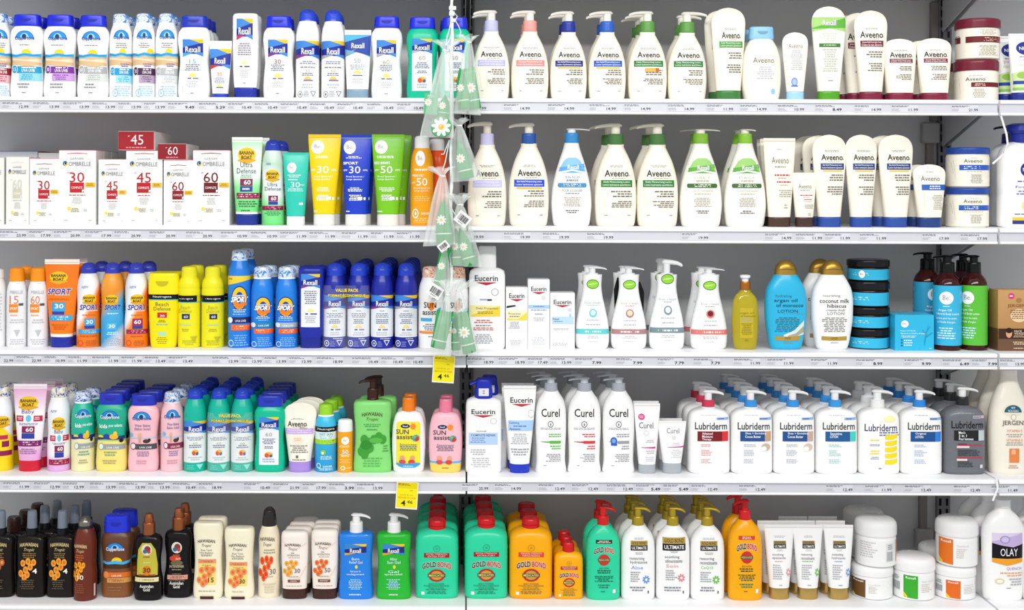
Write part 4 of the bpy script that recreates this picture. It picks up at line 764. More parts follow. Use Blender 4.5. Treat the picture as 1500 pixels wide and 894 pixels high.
carton(3, 789, 31.5, 408.5, 'tallest white carton with pale blue band', '#f3f3f4', euc(0, .865, 1.4, .062) + [E(.45, .74, .2, .035, '#dcdce0'), R(-.95, .585, 1, .635, '#a9cbf0'), F(0, .6, .625, 1.5, 1, '#5b7fb8'), F(0, .55, .575, 1.5, 1, '#8f9ab0'), F(0, .49, .52, .9, 1, '#8f9ab0'), F(0, .4, .46, 1.3, 3, '#c2c2c8'), F(0, .06, .18, 1.4, 4, '#c9cbd0')], ratio=.9)
carton(3, 823.3, 36, 428, 'shortest white carton with pale blue rectangle', '#f1f1f2', euc(0, .84, 1.4, .075) + [E(.6, .7, .16, .035, '#d6d6da'), V([.55, .7], [.63, .63], [.45, .45], '#b9c6d4'), R(-.85, .45, .9, .58, '#bcd9f2'), T('Repair', -.5, .535, .55, .045, '#4a5a74', .01), F(-.35, .48, .51, .8, 1, '#6a86b0'), F(-.1, .34, .38, 1.4, 2, '#c0c0c4'), F(-.2, .06, .12, 1.3, 3, '#b8b8bc')], ratio=.9)
def live(c1, c2, t2): return [E(.0, .79, .36, .058, '#1f4a1a'), E(.0, .79, .33, .05, '#8ed63a'), V([-.26, 0, .28], [.79, .80, .805], [.78, .785, .80], '#d9f49a'), T('live clean', 0, .565, .95, .032, t2), F(0, .525, .54, .7, 1, c1), E(0, .44, .23, .052, c1), E(0, .445, .15, .034, c2), F(0, .34, .37, .9, 1, '#c4c4c8'), F(0, .29, .315, 1.0, 1, '#b4b4b8'), V([-1, 0, 1], [.245, .25, .245], [.185, .19, .185], c1), F(0, .2, .235, 1.5, 1, '#ffffff'), F(0, .13, .17, .9, 2, '#c2c2c8'), F(0, .09, .11, .6, 1, '#c8c8cc')]
for cx, w, tp, c1, c2, lb, d, nb in ((868, 50, 390.5, '#66cfd0', '#d6f3f2', 'turquoise', 1, 1), (921.5, 52.5, 391.5, '#b58486', '#f0d8b8', 'dusty rose', 1, 1), (977, 52, 381, '#7a9298', '#e9eef0', 'slate grey', 1, 1), (1038.5, 54, 393, '#dc7a78', '#6a1016', 'coral', 1, 1)):
    bt_ = (512 - 400.5) / (512 - tp)
    pumper(3, cx, w, tp, f'white pear-shaped pump bottle with {lb} smudged band', '#f7f8f8', '#eef0f0', '#eceeee', live(c1, c2, '#cfa9a9' if 'rose' in lb else '#a9b8bc'), prof='pear', bt=bt_ * .985, ct=bt_ + .004, r=.35, d=d, reach=.42, fwd=.15, back=nb, dx=-4, stem=.55)
# black plastic draped round the neck of the second pear bottle
v = [( -.036, .012, .135), (-.028, .005, .165), (-.012, .0, .158), (.012, .002, .15), (.026, .006, .155), (.036, .012, .13), (-.033, .014, .07), (-.026, .012, .10), (.0, .010, .12), (.024, .012, .11), (.034, .014, .05), (.028, .015, .04)]
vv = [(x, y * .12, z) for x, y, z in v] + [(x, y * .12 + .0005, z) for x, y, z in v]
ff = [(0, 6, 7, 1), (1, 7, 8, 2), (2, 8, 3), (3, 8, 9, 4), (4, 9, 10, 5), (9, 11, 10)]
n = len(v); ff = ff + [tuple(n + i for i in reversed(q)) for q in ff] + [(0, 1, n + 1, n), (1, 2, n + 2, n + 1), (2, 3, n + 3, n + 2), (3, 4, n + 4, n + 3), (4, 5, n + 5, n + 4), (5, 10, n + 10, n + 5), (10, 11, n + 11, n + 10), (11, 9, n + 9, n + 11), (9, 8, n + 8, n + 9), (8, 7, n + 7, n + 8), (7, 6, n + 6, n + 7), (6, 0, n, n + 6)]
o = obj('torn_black_film', mesh('torn_black_film', vv, ff, [mat('#121213', .35)], smooth=False), None, ((922 - VX) * (DIST + .1) / FPX, .1005, SHELF_Z[3]))
tag(o, 'torn black plastic film hanging behind the dusty rose banded bottle', 'film')
c = start(3, 1092, 39, 402.5, 'oil_bottle', 'clear bottle of golden oil with copper collar', 'bottle', ratio=.6)
oil = mat('#d8c526', .08, trans=.45)
s = body(c, 'oil', .80, oil); cyl(c, 'collar', .80, .91, c.hw * .40, mat('#b5702a', .3, .7)); cyl(c, 'stem', .91, .95, c.hw * .25, '#f4f4f4'); cyl(c, 'nozzle', .945, 1, c.hw * .40, '#f6f6f6', [(0, .7, .7, 2), (.4, 1, 1, 2), (.9, .95, .95, 2), (1, .6, .6, 2)])
decorate(c, s, [R(-.5, .16, .5, .56, '#c2ad24'), T('argan oil', 0, .49, 1.0, .035, '#5c5618'), T('of morocco', .1, .455, 1.1, .03, '#5c5618'), F(0, .38, .43, 1.2, 2, '#8fa8a0'), F(0, .2, .36, .9, 7, '#8a7d1c'), T('OGX', 0, .13, .25, .03, '#6a5e18')])
GO = mat('#b08a3a', .32, .75)
def ogx(bc, t, tc, gold, label, cx, nb=0, dx=0):
    c = start(3, cx, 61, 381, 'lotion_bottle', label, 'bottle', ratio=.5)
    s = body(c, 'ogx', .845, bc)
    cp = Surf([(0, 1, 1, 2.4), (.3, .97, .97, 2.4), (.6, .84, .9, 2.4), (.85, .58, .7, 2.3), (.96, .36, .5, 2.2), (1, .2, .3, 2)], .835 * c.H, c.H, c.hw * .54, c.hd * .72, K=10)
    o = part(c, 'cap', cp, GO); obj('cap_seam', label_mesh([V([-.4, 0, .4], [.895, .91, .895], [.888, .9, .888], '#6a5020')], cp, c.hw, c.H), o)
    decorate(c, s, t + [F(0, .2, .37, 1.3, 9, tc)] + gold); copies(c, nb, dx)
GB = lambda: [V([-.6, 0, .6], [.155, .15, .155], [.11, .105, .11], '#b08f3e'), T('OGX', 0, .132, .3, .025, '#4a3a16'), F(0, .075, .09, .5, 1)]
ogx('#2cb2dd', [T('hydrating', -.2, .60, .75, .04, '#2c6f88'), T('argan oil', -.1, .55, 1.1, .045, '#173f58', .01), T('of morocco', .1, .50, 1.3, .04, '#173f58', .01), T('LOTION', .0, .435, .95, .035, '#173f58'), F(.4, .40, .41, 1.3, 1, '#4a9fbf')], '#33708a', [V([-.2, .3, .8], [.17, .22, .33], [.15, .15, .17], '#d8e4dc'), V([.0, .4, .8], [.16, .19, .27], [.15, .15, .2], '#a9a58c')] + GB(), 'bright blue oval lotion bottle with gold cap', 1151)
ogx('#f3f3f1', [T('nourishing', -.15, .605, .8, .035, '#6f6c66'), T('coconut milk', .0, .55, 1.4, .045, '#35322e', .01), T('hibiscus', .1, .495, .9, .04, '#35322e', .01), T('creamy body', .05, .445, .9, .035, '#6f6c66', sh=.08), T('LOTION', .05, .41, .8, .03, '#6f6c66')], '#85827c', GB(), 'white oval lotion bottle with gold cap', 1219, 1, -8)
z = None
for k, (tp, n) in enumerate(((479.5, 'lowest'), (448, 'third from top'), (410.5, 'second from top'), (379.5, 'topmost'))):
    cj = jar(3, 1272, 61, tp, f'black lidded jar with blue band, {n} in its stack', '#131414', '#17181a', [R(-1, .06, 1, .56, '#34b6dd'), F(-.3, .25, .42, .9, 2, '#d2f1fa')] + ([E(-.28, .33, .14, .18, '#ffffff'), T('Be.', -.28, .34, .16, .09, GY)] if k == 3 else []), lid=.34, base=z, yf=.06)
    z = cj.z + cj.H + .0004
carton(3, 1331, 56.5, 459, 'square bright blue carton with white round emblem', '#2fb5de', [E(-.5, .75, .19, .10, '#ffffff'), T('Be.', -.5, .76, .22, .06, GY), T('Argan Oil Body', -.35, .555, .8, .04, '#ffffff'), T("Beurre à l'huile d'argan", -.05, .48, 1.3, .045, '#ffffff'), F(-.3, .36, .43, .9, 2, '#c9ecf8'), E(-.65, .30, .05, .025, '#17688c'), E(-.65, .22, .05, .025, '#17688c'), E(-.65, .14, .05, .025, '#17688c'), F(-.55, .12, .32, .5, 3, '#c9ecf8', 'l'), V([.5, .6, .7], [.3, .5, .75], [.1, .45, .72], '#1c8fb8'), V([.55, .8], [.5, .7], [.48, .67], '#1c8fb8'), V([.4, .6], [.6, .45], [.58, .43], '#1c8fb8'), V([.6, .9], [.4, .52], [.38, .49], '#1c8fb8'), F(.8, .05, .08, .2, 1, '#ffffff')], flap='#49c3e6', ratio=1, hd=.042)
def amber(row, cx, w, tp, label, col, x, d, yf=.05, back=0):
    c = start(row, cx, w, tp, 'amber_pump_bottle', label, 'bottle', ratio=1, yf=yf)
    s = body(c, 'amber', .82, mat('#3a0d0d', .12))
    sl = Surf([(0, 1.006, 1.006, 2), (1, 1.006, 1.006, 2)], .055 * c.H, .685 * c.H, c.hw, c.hd, K=3)
    part(c, 'sleeve', sl, col)
    pump(c, .815, .93, '#141414', '#161616', .52, d, .5, .1)
    decorate(c, s, [E(x, .555, .48, .068, '#ffffff'), T('Be.', x, .56, .5, .05, GY), F(x, .46, .475, .5, 1, '#e8f8f0'), T('Argan Oil', x - .1, .425, .9, .03, '#ffffff'), T('Hand & Body Lotion', x + .1, .385, 1.5, .03, '#ffffff'), T("Lotion pour les mains", x, .34, 1.4, .028, '#ffffff'), T("à l'huile d'argan", x, .30, 1.2, .028, '#ffffff'), F(x, .12, .25, 1.3, 5, '#c8ecf4')])
    copies(c, back)
amber(3, 1388, 40, 374, 'amber pump bottle with bright blue sleeve in front', '#35b4dc', -.05, -1, .045)
amber(3, 1427, 38, 374, 'amber pump bottle with grass green sleeve', '#5cbf3a', -.45, -1, .05, 1)
amber(3, 1359, 40, 369.5, 'amber pump bottle with blue sleeve in the second row', '#35a8d0', .5, -1, .125)
c = carton(3, 1483, 55, 423.5, 'brown and tan carton with a portrait', lambda c: ramp([(0, '#6b4a33'), (.36, '#6b4a33'), (.37, '#b5854f'), (1, '#c79a62')], 0, c.H), [E(-.3, .9, .17, .05, '#d8367c'), F(-.3, .88, .92, .2, 1, '#ffffff'), T('JERGENS', .05, .735, 1.1, .065, '#6e4a2c'), E(.1, .83, .15, .04, '#a9774a'), E(.1, .58, .45, .11, '#e6cba4'), F(.05, .52, .68, .9, 5, '#8a6038'), R(-.95, .2, 1, .365, '#3d2415'), E(-.42, .29, .16, .075, '#d99f7c'), E(-.42, .335, .17, .045, '#2a1710'), T('FACE', .05, .325, .38, .035, '#f2dfc6'), T('VISAGE', .1, .285, .5, .035, '#f2dfc6'), F(.1, .22, .26, .6, 2, '#c9ab8a'), F(.1, .1, .16, .7, 2, '#e0c8a8'), F(.1, .03, .06, .6, 1, '#e0c8a8')], flap='#c79a62', ratio=.6)
carton(3, 1467, 52, 426, 'dark brown carton half hidden beside the green sleeved bottle', '#3c2a1e', [], flap='#5a4130', ratio=.6, yf=.125)

# ------------------------------------------------------------------ fourth shelf
BYS = swirl('#2a46b0', '#e8d23a', '#f4f4f6', 60)
def bbbaby(tb, spf='60', k=1.0, y=0.0): return bbsun(-.05, .79 + y, .95 * k, .055) + [T('Baby', -.05, .68 + y, .75 * k, .06, '#5f5a88'), R(-.75, .575 + y, .8, .64 + y, '#c02a4a'), V([-.3, 0, .3], [.66 + y] * 3, [.555 + y] * 3, '#f6f6f8'), E(0, .608 + y, .17, .04, '#6ac0dc'), F(-.5, .59 + y, .63 + y, .35, 2, '#f8d8de'), F(.5, .59 + y, .63 + y, .35, 2, '#f8d8de'), F(0, .53 + y, .56 + y, 1.2, 2, '#9a94b4'), R(-.38, .445 + y, .38, .52 + y, '#8a1f4f'), T(spf, .08, .482 + y, .42, .045, '#ffffff', .015), R(-.38, .38 + y, .38, .44 + y, '#2a3f9c'), R(-.85, .29 + y, .85, .355 + y, tb), F(0, .3 + y, .35 + y, 1.4, 2, '#f0c8dc'), F(0, .2 + y, .27 + y, 1.1, 3, '#a070a8')]
can(4, 4, 33, 566, 'yellow and white spray can cut by the photo edge', lambda c: ramp([(0, '#f4d80c'), (.55, '#f4d80c'), (.6, '#f2f4f6'), (1, '#eef2f6')], 0, c.H * .95, tilt=1.2), BYS, bbsun(.0, .6, 1.1, .05) + [R(-.9, .38, .5, .43, '#c02a4a'), R(.0, .29, .6, .36, '#8a1f4f'), R(-1, .185, .85, .245, '#8f1c4c')], prof='canwaist', bt=.875, cw=.72, style='wrap', back=1)
tube(4, 45.5, 49, 562.5, 'pink baby sunscreen tube with red cap', lambda c: ramp([(0, '#e8a6d8'), (.12, '#eab2dc'), (.28, '#f6eef4'), (.6, '#f8f4f8'), (.8, '#f2d0e4'), (1, '#e49ac8')], c.H * .13, c.H), '#cf1c34', bbbaby('#7c1f66'), ch=.125, cwr=.63, crimp='#f7eaf2', back=2, dx=4)
can(4, 88, 33.5, 566, 'white and pink spray can with swirled blue cap', lambda c: ramp([(0, '#e2a9e0'), (.12, '#e6b9e4'), (.2, '#f3f3f6'), (1, '#f2f4f8')], 0, c.H), BYS, [T('NEW', -.45, .72, .5, .03, '#4a63b0', sh=.1)] + bbbaby('#9c1c44', k=.95, y=-.21)[:-1], prof='canwaist', bt=.87, cw=.72, style='wrap', back=1, dx=4)
KW = swirl('#3a6fbe', '#8fb6e0', '#f4f6f8', 75)
def kids(w, y=0, c='#9aa2a0', x=0):
    return coppertone(.70 + y, w, .055, '#1f7ed0', .5, .08, '#ffffff') + [T('kids', -.4 + x, .585 + y, .5, .05, '#ffffff', .015), T('pour enfants', .35 + x, .59 + y, .8, .05, '#ffffff', .01), V([-1, -.3, .3, 1], [.46 + y] * 4, [.40 + y, .42 + y, .41 + y, .42 + y], '#22337c'), E(-.6, .44 + y, .2, .03, '#f4cf1c', 'top'), E(.25, .45 + y, .28, .035, '#f0b92c'), E(.35, .49 + y, .12, .03, '#f4c83a'), E(-.2, .455 + y, .2, .03, '#2a3f9c'), E(.7, .40 + y, .12, .025, '#24180f'), R(-.5, .29 + y, 1, .355 + y, c), T('UVA UVB', .2, .31 + y, .75, .025, '#ffffff'), E(-.55, .325 + y, .18, .045, c), E(-.55, .325 + y, .14, .035, '#e9efe2'), F(.05, .2 + y, .27 + y, 1.0, 2, '#7fa88c'), F(0, .1, .16, .9, 2, '#b0a878')]
can(4, 123, 33.5, 572.5, 'green and cream spray can with white swirled cap', lambda c: ramp([(0, '#eee6b4'), (.42, '#efe7b6'), (.47, '#14b294'), (1, '#1ab899')], 0, c.H), KW, kids(1.35), bt=.865, cw=.72, style='wrap', back=1, dx=4)
lotion(4, 165.5, 46, 575, 'green and yellow lotion bottle with blue flip cap', lambda c: ramp([(0, '#f3e077'), (.38, '#f4e27c'), (.42, '#0fae8c'), (1, '#11a888')], 0, c.H), '#2434bc', kids(1.2, .0), back=4, dx=0)
def babies(w, band, y=0, x=0): return coppertone(.695 + y, w, .05, '#2a86d4', .52, .085) + [T('Water Babies', .05 + x, .605 + y, 1.0, .035, '#6a5c9c'), T('Bébés Soleil', .05 + x, .56 + y, 1.0, .035, '#6a5c9c'), E(-.7, .48 + y, .14, .025, '#7ab8dc'), V([-1, 0, 1], [.45 + y] * 3, [.435 + y] * 3, '#a9cfe4'), E(-.12, .475 + y, .12, .03, '#e0b48a'), R(-.2, .38 + y, -.04, .46 + y, '#d9a07c'), E(.3, .40 + y, .22, .025, '#4a2f24'), E(.48, .415 + y, .09, .02, '#3a241c'), E(-.55, .335 + y, .19, .045, '#3a3a40'), E(-.55, .335 + y, .15, .035, '#f0d8de'), R(-.4, .295 + y, 1, .365 + y, band), T('UVA UVB', .25, .32 + y, .75, .025, '#ffffff'), F(.1, .2 + y, .275 + y, 1.0, 3, '#9a7aa8'), F(0, .1, .16, .9, 2, '#d09aa8')]
PK = '#f5bfc8'
lotion(4, 212, 45.5, 577, 'pink lotion bottle with blue flip cap', PK, '#2434bc', babies(1.2, '#4a4c50'), back=3, dx=3)
can(4, 253.7, 33.5, 573, 'pink spray can with white swirled cap', '#f4c3ca', KW, babies(1.35, '#8a2a4a', x=.0), bt=.865, cw=.7, style='wrap', back=2, dx=3)
def rexteal(): return [R(-1, .115, 1, .56, '#e6eceb')] + rexpanel(-1, 1, .455, .615, '#b4b8bd', tw=.55, th=.36) + [F(0, .38, .43, 1.6, 3, '#8a90a4'), T('60', 0, .35, .4, .03, '#b8b49c'), F(0, .29, .335, 1.1, 2, '#6c7590'), E(0, .24, .3, .035, '#f0b33a'), E(-.12, .23, .15, .025, '#d8572e'), E(.16, .225, .12, .02, '#3a62a8'), F(0, .14, .19, 1.2, 2, '#b5c4c8'), V([.1, .4, .7], [.095, .095, .095], [.093, .03, .093], '#8fe0d2'), F(-.4, .03, .09, .7, 3, '#6fd4c4')]
TB = '#2343c6'
for cx, lb, nb in ((287.3, 'teal spray can with blue cap beside the pink one', 3), (322, 'teal spray can with blue cap, first of the value pack', 3), (356.5, 'teal spray can with blue cap, second of the value pack', 3)):
    can(4, cx, 33.2, 568.5, lb, '#10b59c', TB, rexteal(), bt=.875, cw=.68, back=nb, dx=1)
lotion(4, 397, 46, 579, 'teal lotion bottle with blue flip cap beside the domed tube', TE, '#2338bc', rexgreen(), back=4, dx=1)
tube(4, 441, 48, 590, 'cream dome-topped tube with lilac cap', CR, '#a98bd8', aveeno(.70, '#c7a8e2', 'Moisturizing Lotion', 'Lotion hydratante', 1.15, -.15, (-.85, .8), .075, None, False, .08) + [T('Baby', .25, .635, .45, .05, '#9a8f80'), E(-.1, .47, .3, .06, '#f0e3cc'), F(-.1, .45, .5, .5, 2, '#e2a9a0'), F(0, .28, .4, 1.2, 4, '#8f8b80'), R(-.2, .21, -.05, .25, '#6a6a6a'), F(0, .17, .2, .9, 1, '#8f8b80')], ch=.155, cwr=.68, dome=True, back=2, dx=4)
can(4, 478.8, 32.2, 591, 'aqua spray can with lime cap', lambda c: ramp([(0, '#1f9ad4'), (.3, '#27a3da'), (.7, '#35b9e0'), (1, '#4cc8e8')], 0, c.H), '#9ad630', [R(-1, .60, 1, .675, '#151515'), T('Neutrogena', 0, .64, 1.5, .04, '#f4f4f0'), R(-1, .49, 1, .60, '#d9f0ee'), T('WET SKIN', 0, .565, 1.2, .035, '#35626a'), F(0, .5, .54, 1.4, 2, '#74b8c4'), R(-1, .42, 1, .49, '#a4d83a'), F(0, .43, .48, 1.5, 2, '#4a7a20'), E(-.25, .30, .25, .04, '#7cc832'), E(-.3, .29, .12, .02, '#f0f6e8'), F(0, .19, .25, 1.4, 3, '#c8ecf8'), E(-.65, .1, .2, .04, '#d0eefa'), E(-.65, .1, .14, .028, '#2a9ad0'), T('DANGER', .15, .09, .8, .025, '#ffffff', .01), F(0, .03, .07, 1.4, 2, '#c8ecf8')], prof='can', bt=.84, cw=.66, style='flat', bands=[((.82, .9), '#f2f4f4')], back=2, dx=4)
can(4, 507, 22.5, 614, 'small orange spray can with white cap', OR, '#f2f2f2', [E(.0, .61, .5, .075, '#ffffff'), T('Be.', 0, .615, .5, .04, '#c48a2a'), F(-.1, .48, .52, 1.3, 2, '#fff3d8'), T('50', 0, .40, .8, .075, '#ffffff'), F(0, .30, .35, 1.5, 2, '#fff3d8'), F(0, .18, .26, 1.4, 3, '#f9cf7a'), E(-.3, .09, .3, .04, '#ffffff'), E(-.3, .09, .2, .026, OR), T('DANGER', .5, .09, .6, .02, '#ffffff')], bt=.79, cw=.98, style='flat', prof=[(0, .94, .94, 2), (.012, 1, 1, 2), (.96, 1, 1, 2), (1, .95, .95, 2)])
HG = '#86d978'
pumper(4, 547.3, 56, 555, 'pale green bottle with dark brown pump', HG, '#3a1a16', '#3a1a16', [T('HAWAIIAN', 0, .625, 1.05, .04, '#5a4a28', .02, arc=.012), T('Tropic', 0, .575, .65, .045, '#5a4a28', sh=.08), F(0, .49, .53, 1.0, 2, '#4ba04a'), F(0, .45, .48, .6, 1, '#4ba04a'), F(0, .06, .17, 1.2, 4, '#5cb458'), F(.7, .22, .3, .35, 3, '#4ba04a')] + [E(x, y, .2, .05, '#3d9a34') for x, y in ((-.4, .36), (-.2, .33), (.1, .36), (.35, .39), (.55, .36), (-.45, .27), (-.25, .25), (-.55, .23), (-.38, .2), (-.1, .27))] + [E(-.3, .3, .3, .05, '#2f8a2a'), E(.2, .35, .35, .03, '#57b44a')], prof='htgreen', bt=.775, ct=.90, r=.29, d=-1, reach=.36, fwd=.15, back=1, dx=6, ratio=.55)
def sunbox(cx, tp, label, bc, cap, bg, low):
    c = start(4, cx, 49, tp, 'sunscreen_lotion_bottle', label, 'bottle', ratio=.6)
    s = body(c, 'sunassist', .82, bc, low)
    cyl(c, 'cap', .815, 1, c.hw * .39, cap, [(0, 1, 1, 2), (.5, 1, 1, 2), (.55, .97, .97, 2), (.9, .96, .96, 2), (1, .85, .85, 2)])
    d = ([V([-.72, -.6, .6, .72], [.66, .69, .69, .66], [.12, .08, .08, .12], bg)] if bg else [])
    d += [E(-.18, .63, .28, .03, '#20245c'), T('Rexall', -.18, .63, .3, .022, '#ffffff'), E(.28, .625, .16, .04, '#f0882c')] + [V([.28 + .2 * math.cos(a) - .02, .28 + .2 * math.cos(a) + .02], [.625 + .06 * math.sin(a)] * 2, [.61 + .06 * math.sin(a)] * 2, '#f0a03c') for a in (0.3, 1.1, 1.9, 2.7, 5.6)]
    d += [T('SUN', -.35, .555, .75, .06, '#3a3a46', .01), T('assist', -.22, .485, .95, .055, '#3a3a46', .01), E(.45, .47, .22, .045, '#3aa0b8'), E(.5, .46, .13, .03, '#c8342c'), E(.38, .485, .08, .02, '#6ac04a'), T('Sunscreen', 0, .385, 1.0, .025, '#44507a'), F(0, .30, .37, 1.2, 3, '#6c6f86')]
    d += [E(-.35, .2, .16, .035, '#e0a080'), E(.25, .2, .14, .035, '#e0a080'), E(-.35, .15, .2, .03, '#d04a5a'), E(.2, .15, .2, .03, '#d8402c')]
    d += ([V([-.72, -.4, .4, .72], [.14, .12, .14, .13], [.115, .075, .075, .115], '#3a9edc'), F(0, .085, .1, .6, 1, '#ffffff')] if bg else [F(0, .06, .08, .4, 1, '#8a6a20')])
    decorate(c, s, d); copies(c, 1, 1)
sunbox(600, 582, 'white sunscreen bottle with orange cap', W_, '#f2801c', '#eee23c', None)
sunbox(654, 584, 'pink sunscreen bottle with rose cap and yellow foot', '#f6bcc8', '#ec7f9c', None, [((-.1, .13), '#f4d468'), ((.13, .16), '#6ab0dc')])
BL = '#1d2fb4'
c = start(4, 709.5, 52.5, 554, 'pump_lotion_bottle', 'white square pump bottle with royal blue pump', 'bottle', ratio=.5)
s = body(c, 'square', .80, '#f3f3f3')
Sq = Surf([(0, 1, 1, 3), (.3, 1, 1, 3), (.6, .9, .95, 3), (.9, .85, .9, 3), (1, .7, .7, 2.6)], .79 * c.H, c.H, c.hw * .5, c.hd * .8, K=8)
o = part(c, 'pump_head', Sq, BL); obj('lock_tab', label_mesh([R(-.28, .82, .28, .90, '#e8e8f0'), R(-.06, .84, .06, .88, '#9aa')], Sq, c.hw, c.H), o)
part(c, 'nozzle', sweep([(0, -.002, c.H * .955), (-c.hw * .5, -.004, c.H * .955), (-c.hw * .78, -.006, c.H * .935)], [(.006, .005), (.0045, .004), (.0035, .003)], 10), BL)
decorate(c, s, euc(-.02, .655, 1.3, .05) + [E(.55, .555, .18, .03, '#c2c2c6'), E(.55, .555, .15, .025, '#f3f3f3'), F(-.1, .44, .455, .8, 1, '#7a7a8a'), V([-.82, .78], [.43, .43], [.305, .305], '#b5d0f0'), T('COMPLETE REPAIR', -.02, .405, 1.35, .022, '#3a4a74', .01), F(-.3, .32, .385, .9, 3, '#7a98c8'), F(-.3, .19, .26, .9, 3, '#b8b8bc'), F(-.15, .06, .17, 1.2, 5, '#c2c2c4')]); copies(c, 1, 9)
tube(4, 762.5, 48, 565, 'white tube with pale blue band and royal blue cap', W_, '#2136b8', euc(.1, .835, 1.35, .06) + [E(.7, .68, .2, .045, '#b9bcc4'), E(.7, .68, .17, .038, W_), R(-.7, .485, .95, .605, '#a9cdf2'), T('Calming', -.35, .575, .6, .03, '#44608c', .01), F(0, .525, .555, 1.2, 1, '#5f86bc'), T('Apaisante', -.3, .505, .65, .03, '#3a4f80', .01), F(0, .33, .46, 1.1, 6, '#b0b4bc'), F(0, .2, .29, 1.1, 3, '#9aa0ac')], ch=.105, cwr=.6, crimp='#f4f4f4', back=1, dx=-2)
def curel(c1, x): return [T('Curel', -.05, .64, 1.15, .085, '#2e2e30', .012), E(-.05, .52, .18, .034, '#55555a'), E(-.05, .52, .14, .026, W_), R(-.09, .505, -.01, .53, '#77777c'), F(-.05, .46, .485, 1.3, 2, '#a9a9ae'), F(.6, .38, .425, .8, 2, c1, 'r'), V([-.65, .55], [.335, .345], [.33, .315], c1), V([-.1, .6], [.345, .345], [.315, .315], c1), F(.6, .25, .30, .7, 2, c1, 'r'), F(.6, .12, .21, 1.0, 5, '#9a9aa0', 'r'), F(-.4, .075, .09, .2, 1)]
for cx, w, col, lb in ((808, 46, '#5cb844', 'green'), (857, 49, '#d83a40', 'red'), (907, 47.5, '#9a9da2', 'grey')):
    e = [E(-.35, .345, .2, .04, '#2a62b8'), E(-.35, .345, .12, .024, '#7aa6e0'), R(-.52, .295, -.15, .32, '#2a62b8')] if lb == 'grey' else []
    pumper(4, cx, w, 553, f'white pump bottle with grey collar and {lb} stripe', W_, '#a9b0b8', '#cfd4da', curel(col, 0) + e, prof='curel', bt=.865, ct=.945, r=.42, d=-1, reach=.5, fwd=.3, back=2, dx=-5, ratio=.62)
tube(4, 949, 38, 591, 'white tube with magenta stripe and round pink mark', '#f4f3f3', '#a9afb5', [E(-.45, .81, .26, .045, '#d64a86'), F(-.45, .79, .83, .4, 2, '#f6d0e2'), T('Curel', -.1, .69, 1.1, .085, '#55555a'), E(-.1, .58, .2, .035, '#c9c9cc'), E(-.1, .58, .16, .028, '#f4f3f3'), F(.2, .44, .49, .8, 2, '#c9b4c0'), V([-.5, .6], [.378, .385], [.372, .36], '#c0408a'), F(.2, .28, .34, .8, 2, '#c9b4c0'), F(.15, .17, .25, .7, 3, '#cfcfd2')], ch=.13, cwr=.66, crimp='#f4f3f3', back=1, dx=1)
tube(4, 985.5, 41.5, 617, 'short white tube with magenta stripe', '#f3f2f2', '#a9afb5', [T('Curel', .05, .82, .9, .10, '#77777c'), E(.1, .69, .16, .04, '#d8d8da'), F(.25, .54, .6, .7, 2, '#d0c2ca'), V([-.35, .85], [.515, .53], [.505, .505], '#c43a92'), F(.25, .3, .47, .8, 5, '#d2d2d4')], ch=.2, cwr=.66, crimp='#f3f2f2', back=1, dx=-2)
def lubri(lines, b1, b2, fine='#b8c0cc', dark=None, deco=None):
    tx = '#2a3036' if not dark else '#15171a'
    o = [F(-.1, .71, .725, .95, 2, '#a9adb0'), T('Lubriderm', .03, .585, 1.52, .085, tx, .012), R(.28, .66, .88, .69, '#c9b9c0' if dark else '#8fb0dc'), F(.5, .664, .686, .4, 1, '#44508a')]
    o += [V([-.62, -.3, .55], [.52, .52, .52], [.40, .40, .40], b1), R(.55, .40, .86, .52, b2)]
    for k, t in enumerate(lines): o.append(T(t, -.42 + .3 * len(t) / 9, .495 - k * .037, .062 * len(t), .03, '#ffffff', .008))
    o += [F(-.45, .33, .37, .7, 2, fine, 'l'), F(-.45, .22, .3, .6, 4, fine, 'l'), F(-.45, .13, .19, .6, 3, fine, 'l')]
    return o + (deco or [])
swoosh = lambda c: [E(.6, .33, .22, .045, c), E(.5, .31, .14, .03, '#f6f4f2')]
LB = [(1038.5, 'red collar and dark red label', '#d23a58', '#7c1720', '#d8323c', ['Advanced', 'Moisture', 'Therapy'], '#e0a8a8', None, 2),
      (1100.5, 'blue collar and tan swoosh', '#3a93e0', '#1f4f8c', '#c2a17c', ['Shea + Enriching', 'Cocoa Butter'], '#b8c0cc', swoosh('#c9b39c'), 4),
      (1162, 'blue collar and pinkish swoosh', '#3a93e0', '#1f4f8c', '#c9aa9c', ['Shea + Enriching', 'Cocoa Butter'], '#b8c0cc', swoosh('#d9c2b8'), 5),
      (1224, 'blue collar and mint label end', '#3a9ae4', '#1f5a94', '#46cfc0', ['Sensitive', 'LOTION'], '#a9d4d0', None, 3),
      (1347.5, 'blue collar and sky blue label end', '#2f8ae0', '#1b4f8e', '#2f7fd8', ['Original', 'LOTION'], '#b4c4dc', None, 3)]
for cx, lb, col, b1, b2, ln, fn, de, nb in LB:
    pumper(4, cx, 61, 571.5, f'large white pump bottle, {lb}', '#f5f5f4', col, '#f2f2f2', lubri(ln, b1, b2, fn, None, de), prof='lubri', bt=.80, ct=.885, r=.30, d=1, reach=.36, fwd=.15, back=nb, dx=-1, ratio=.62)
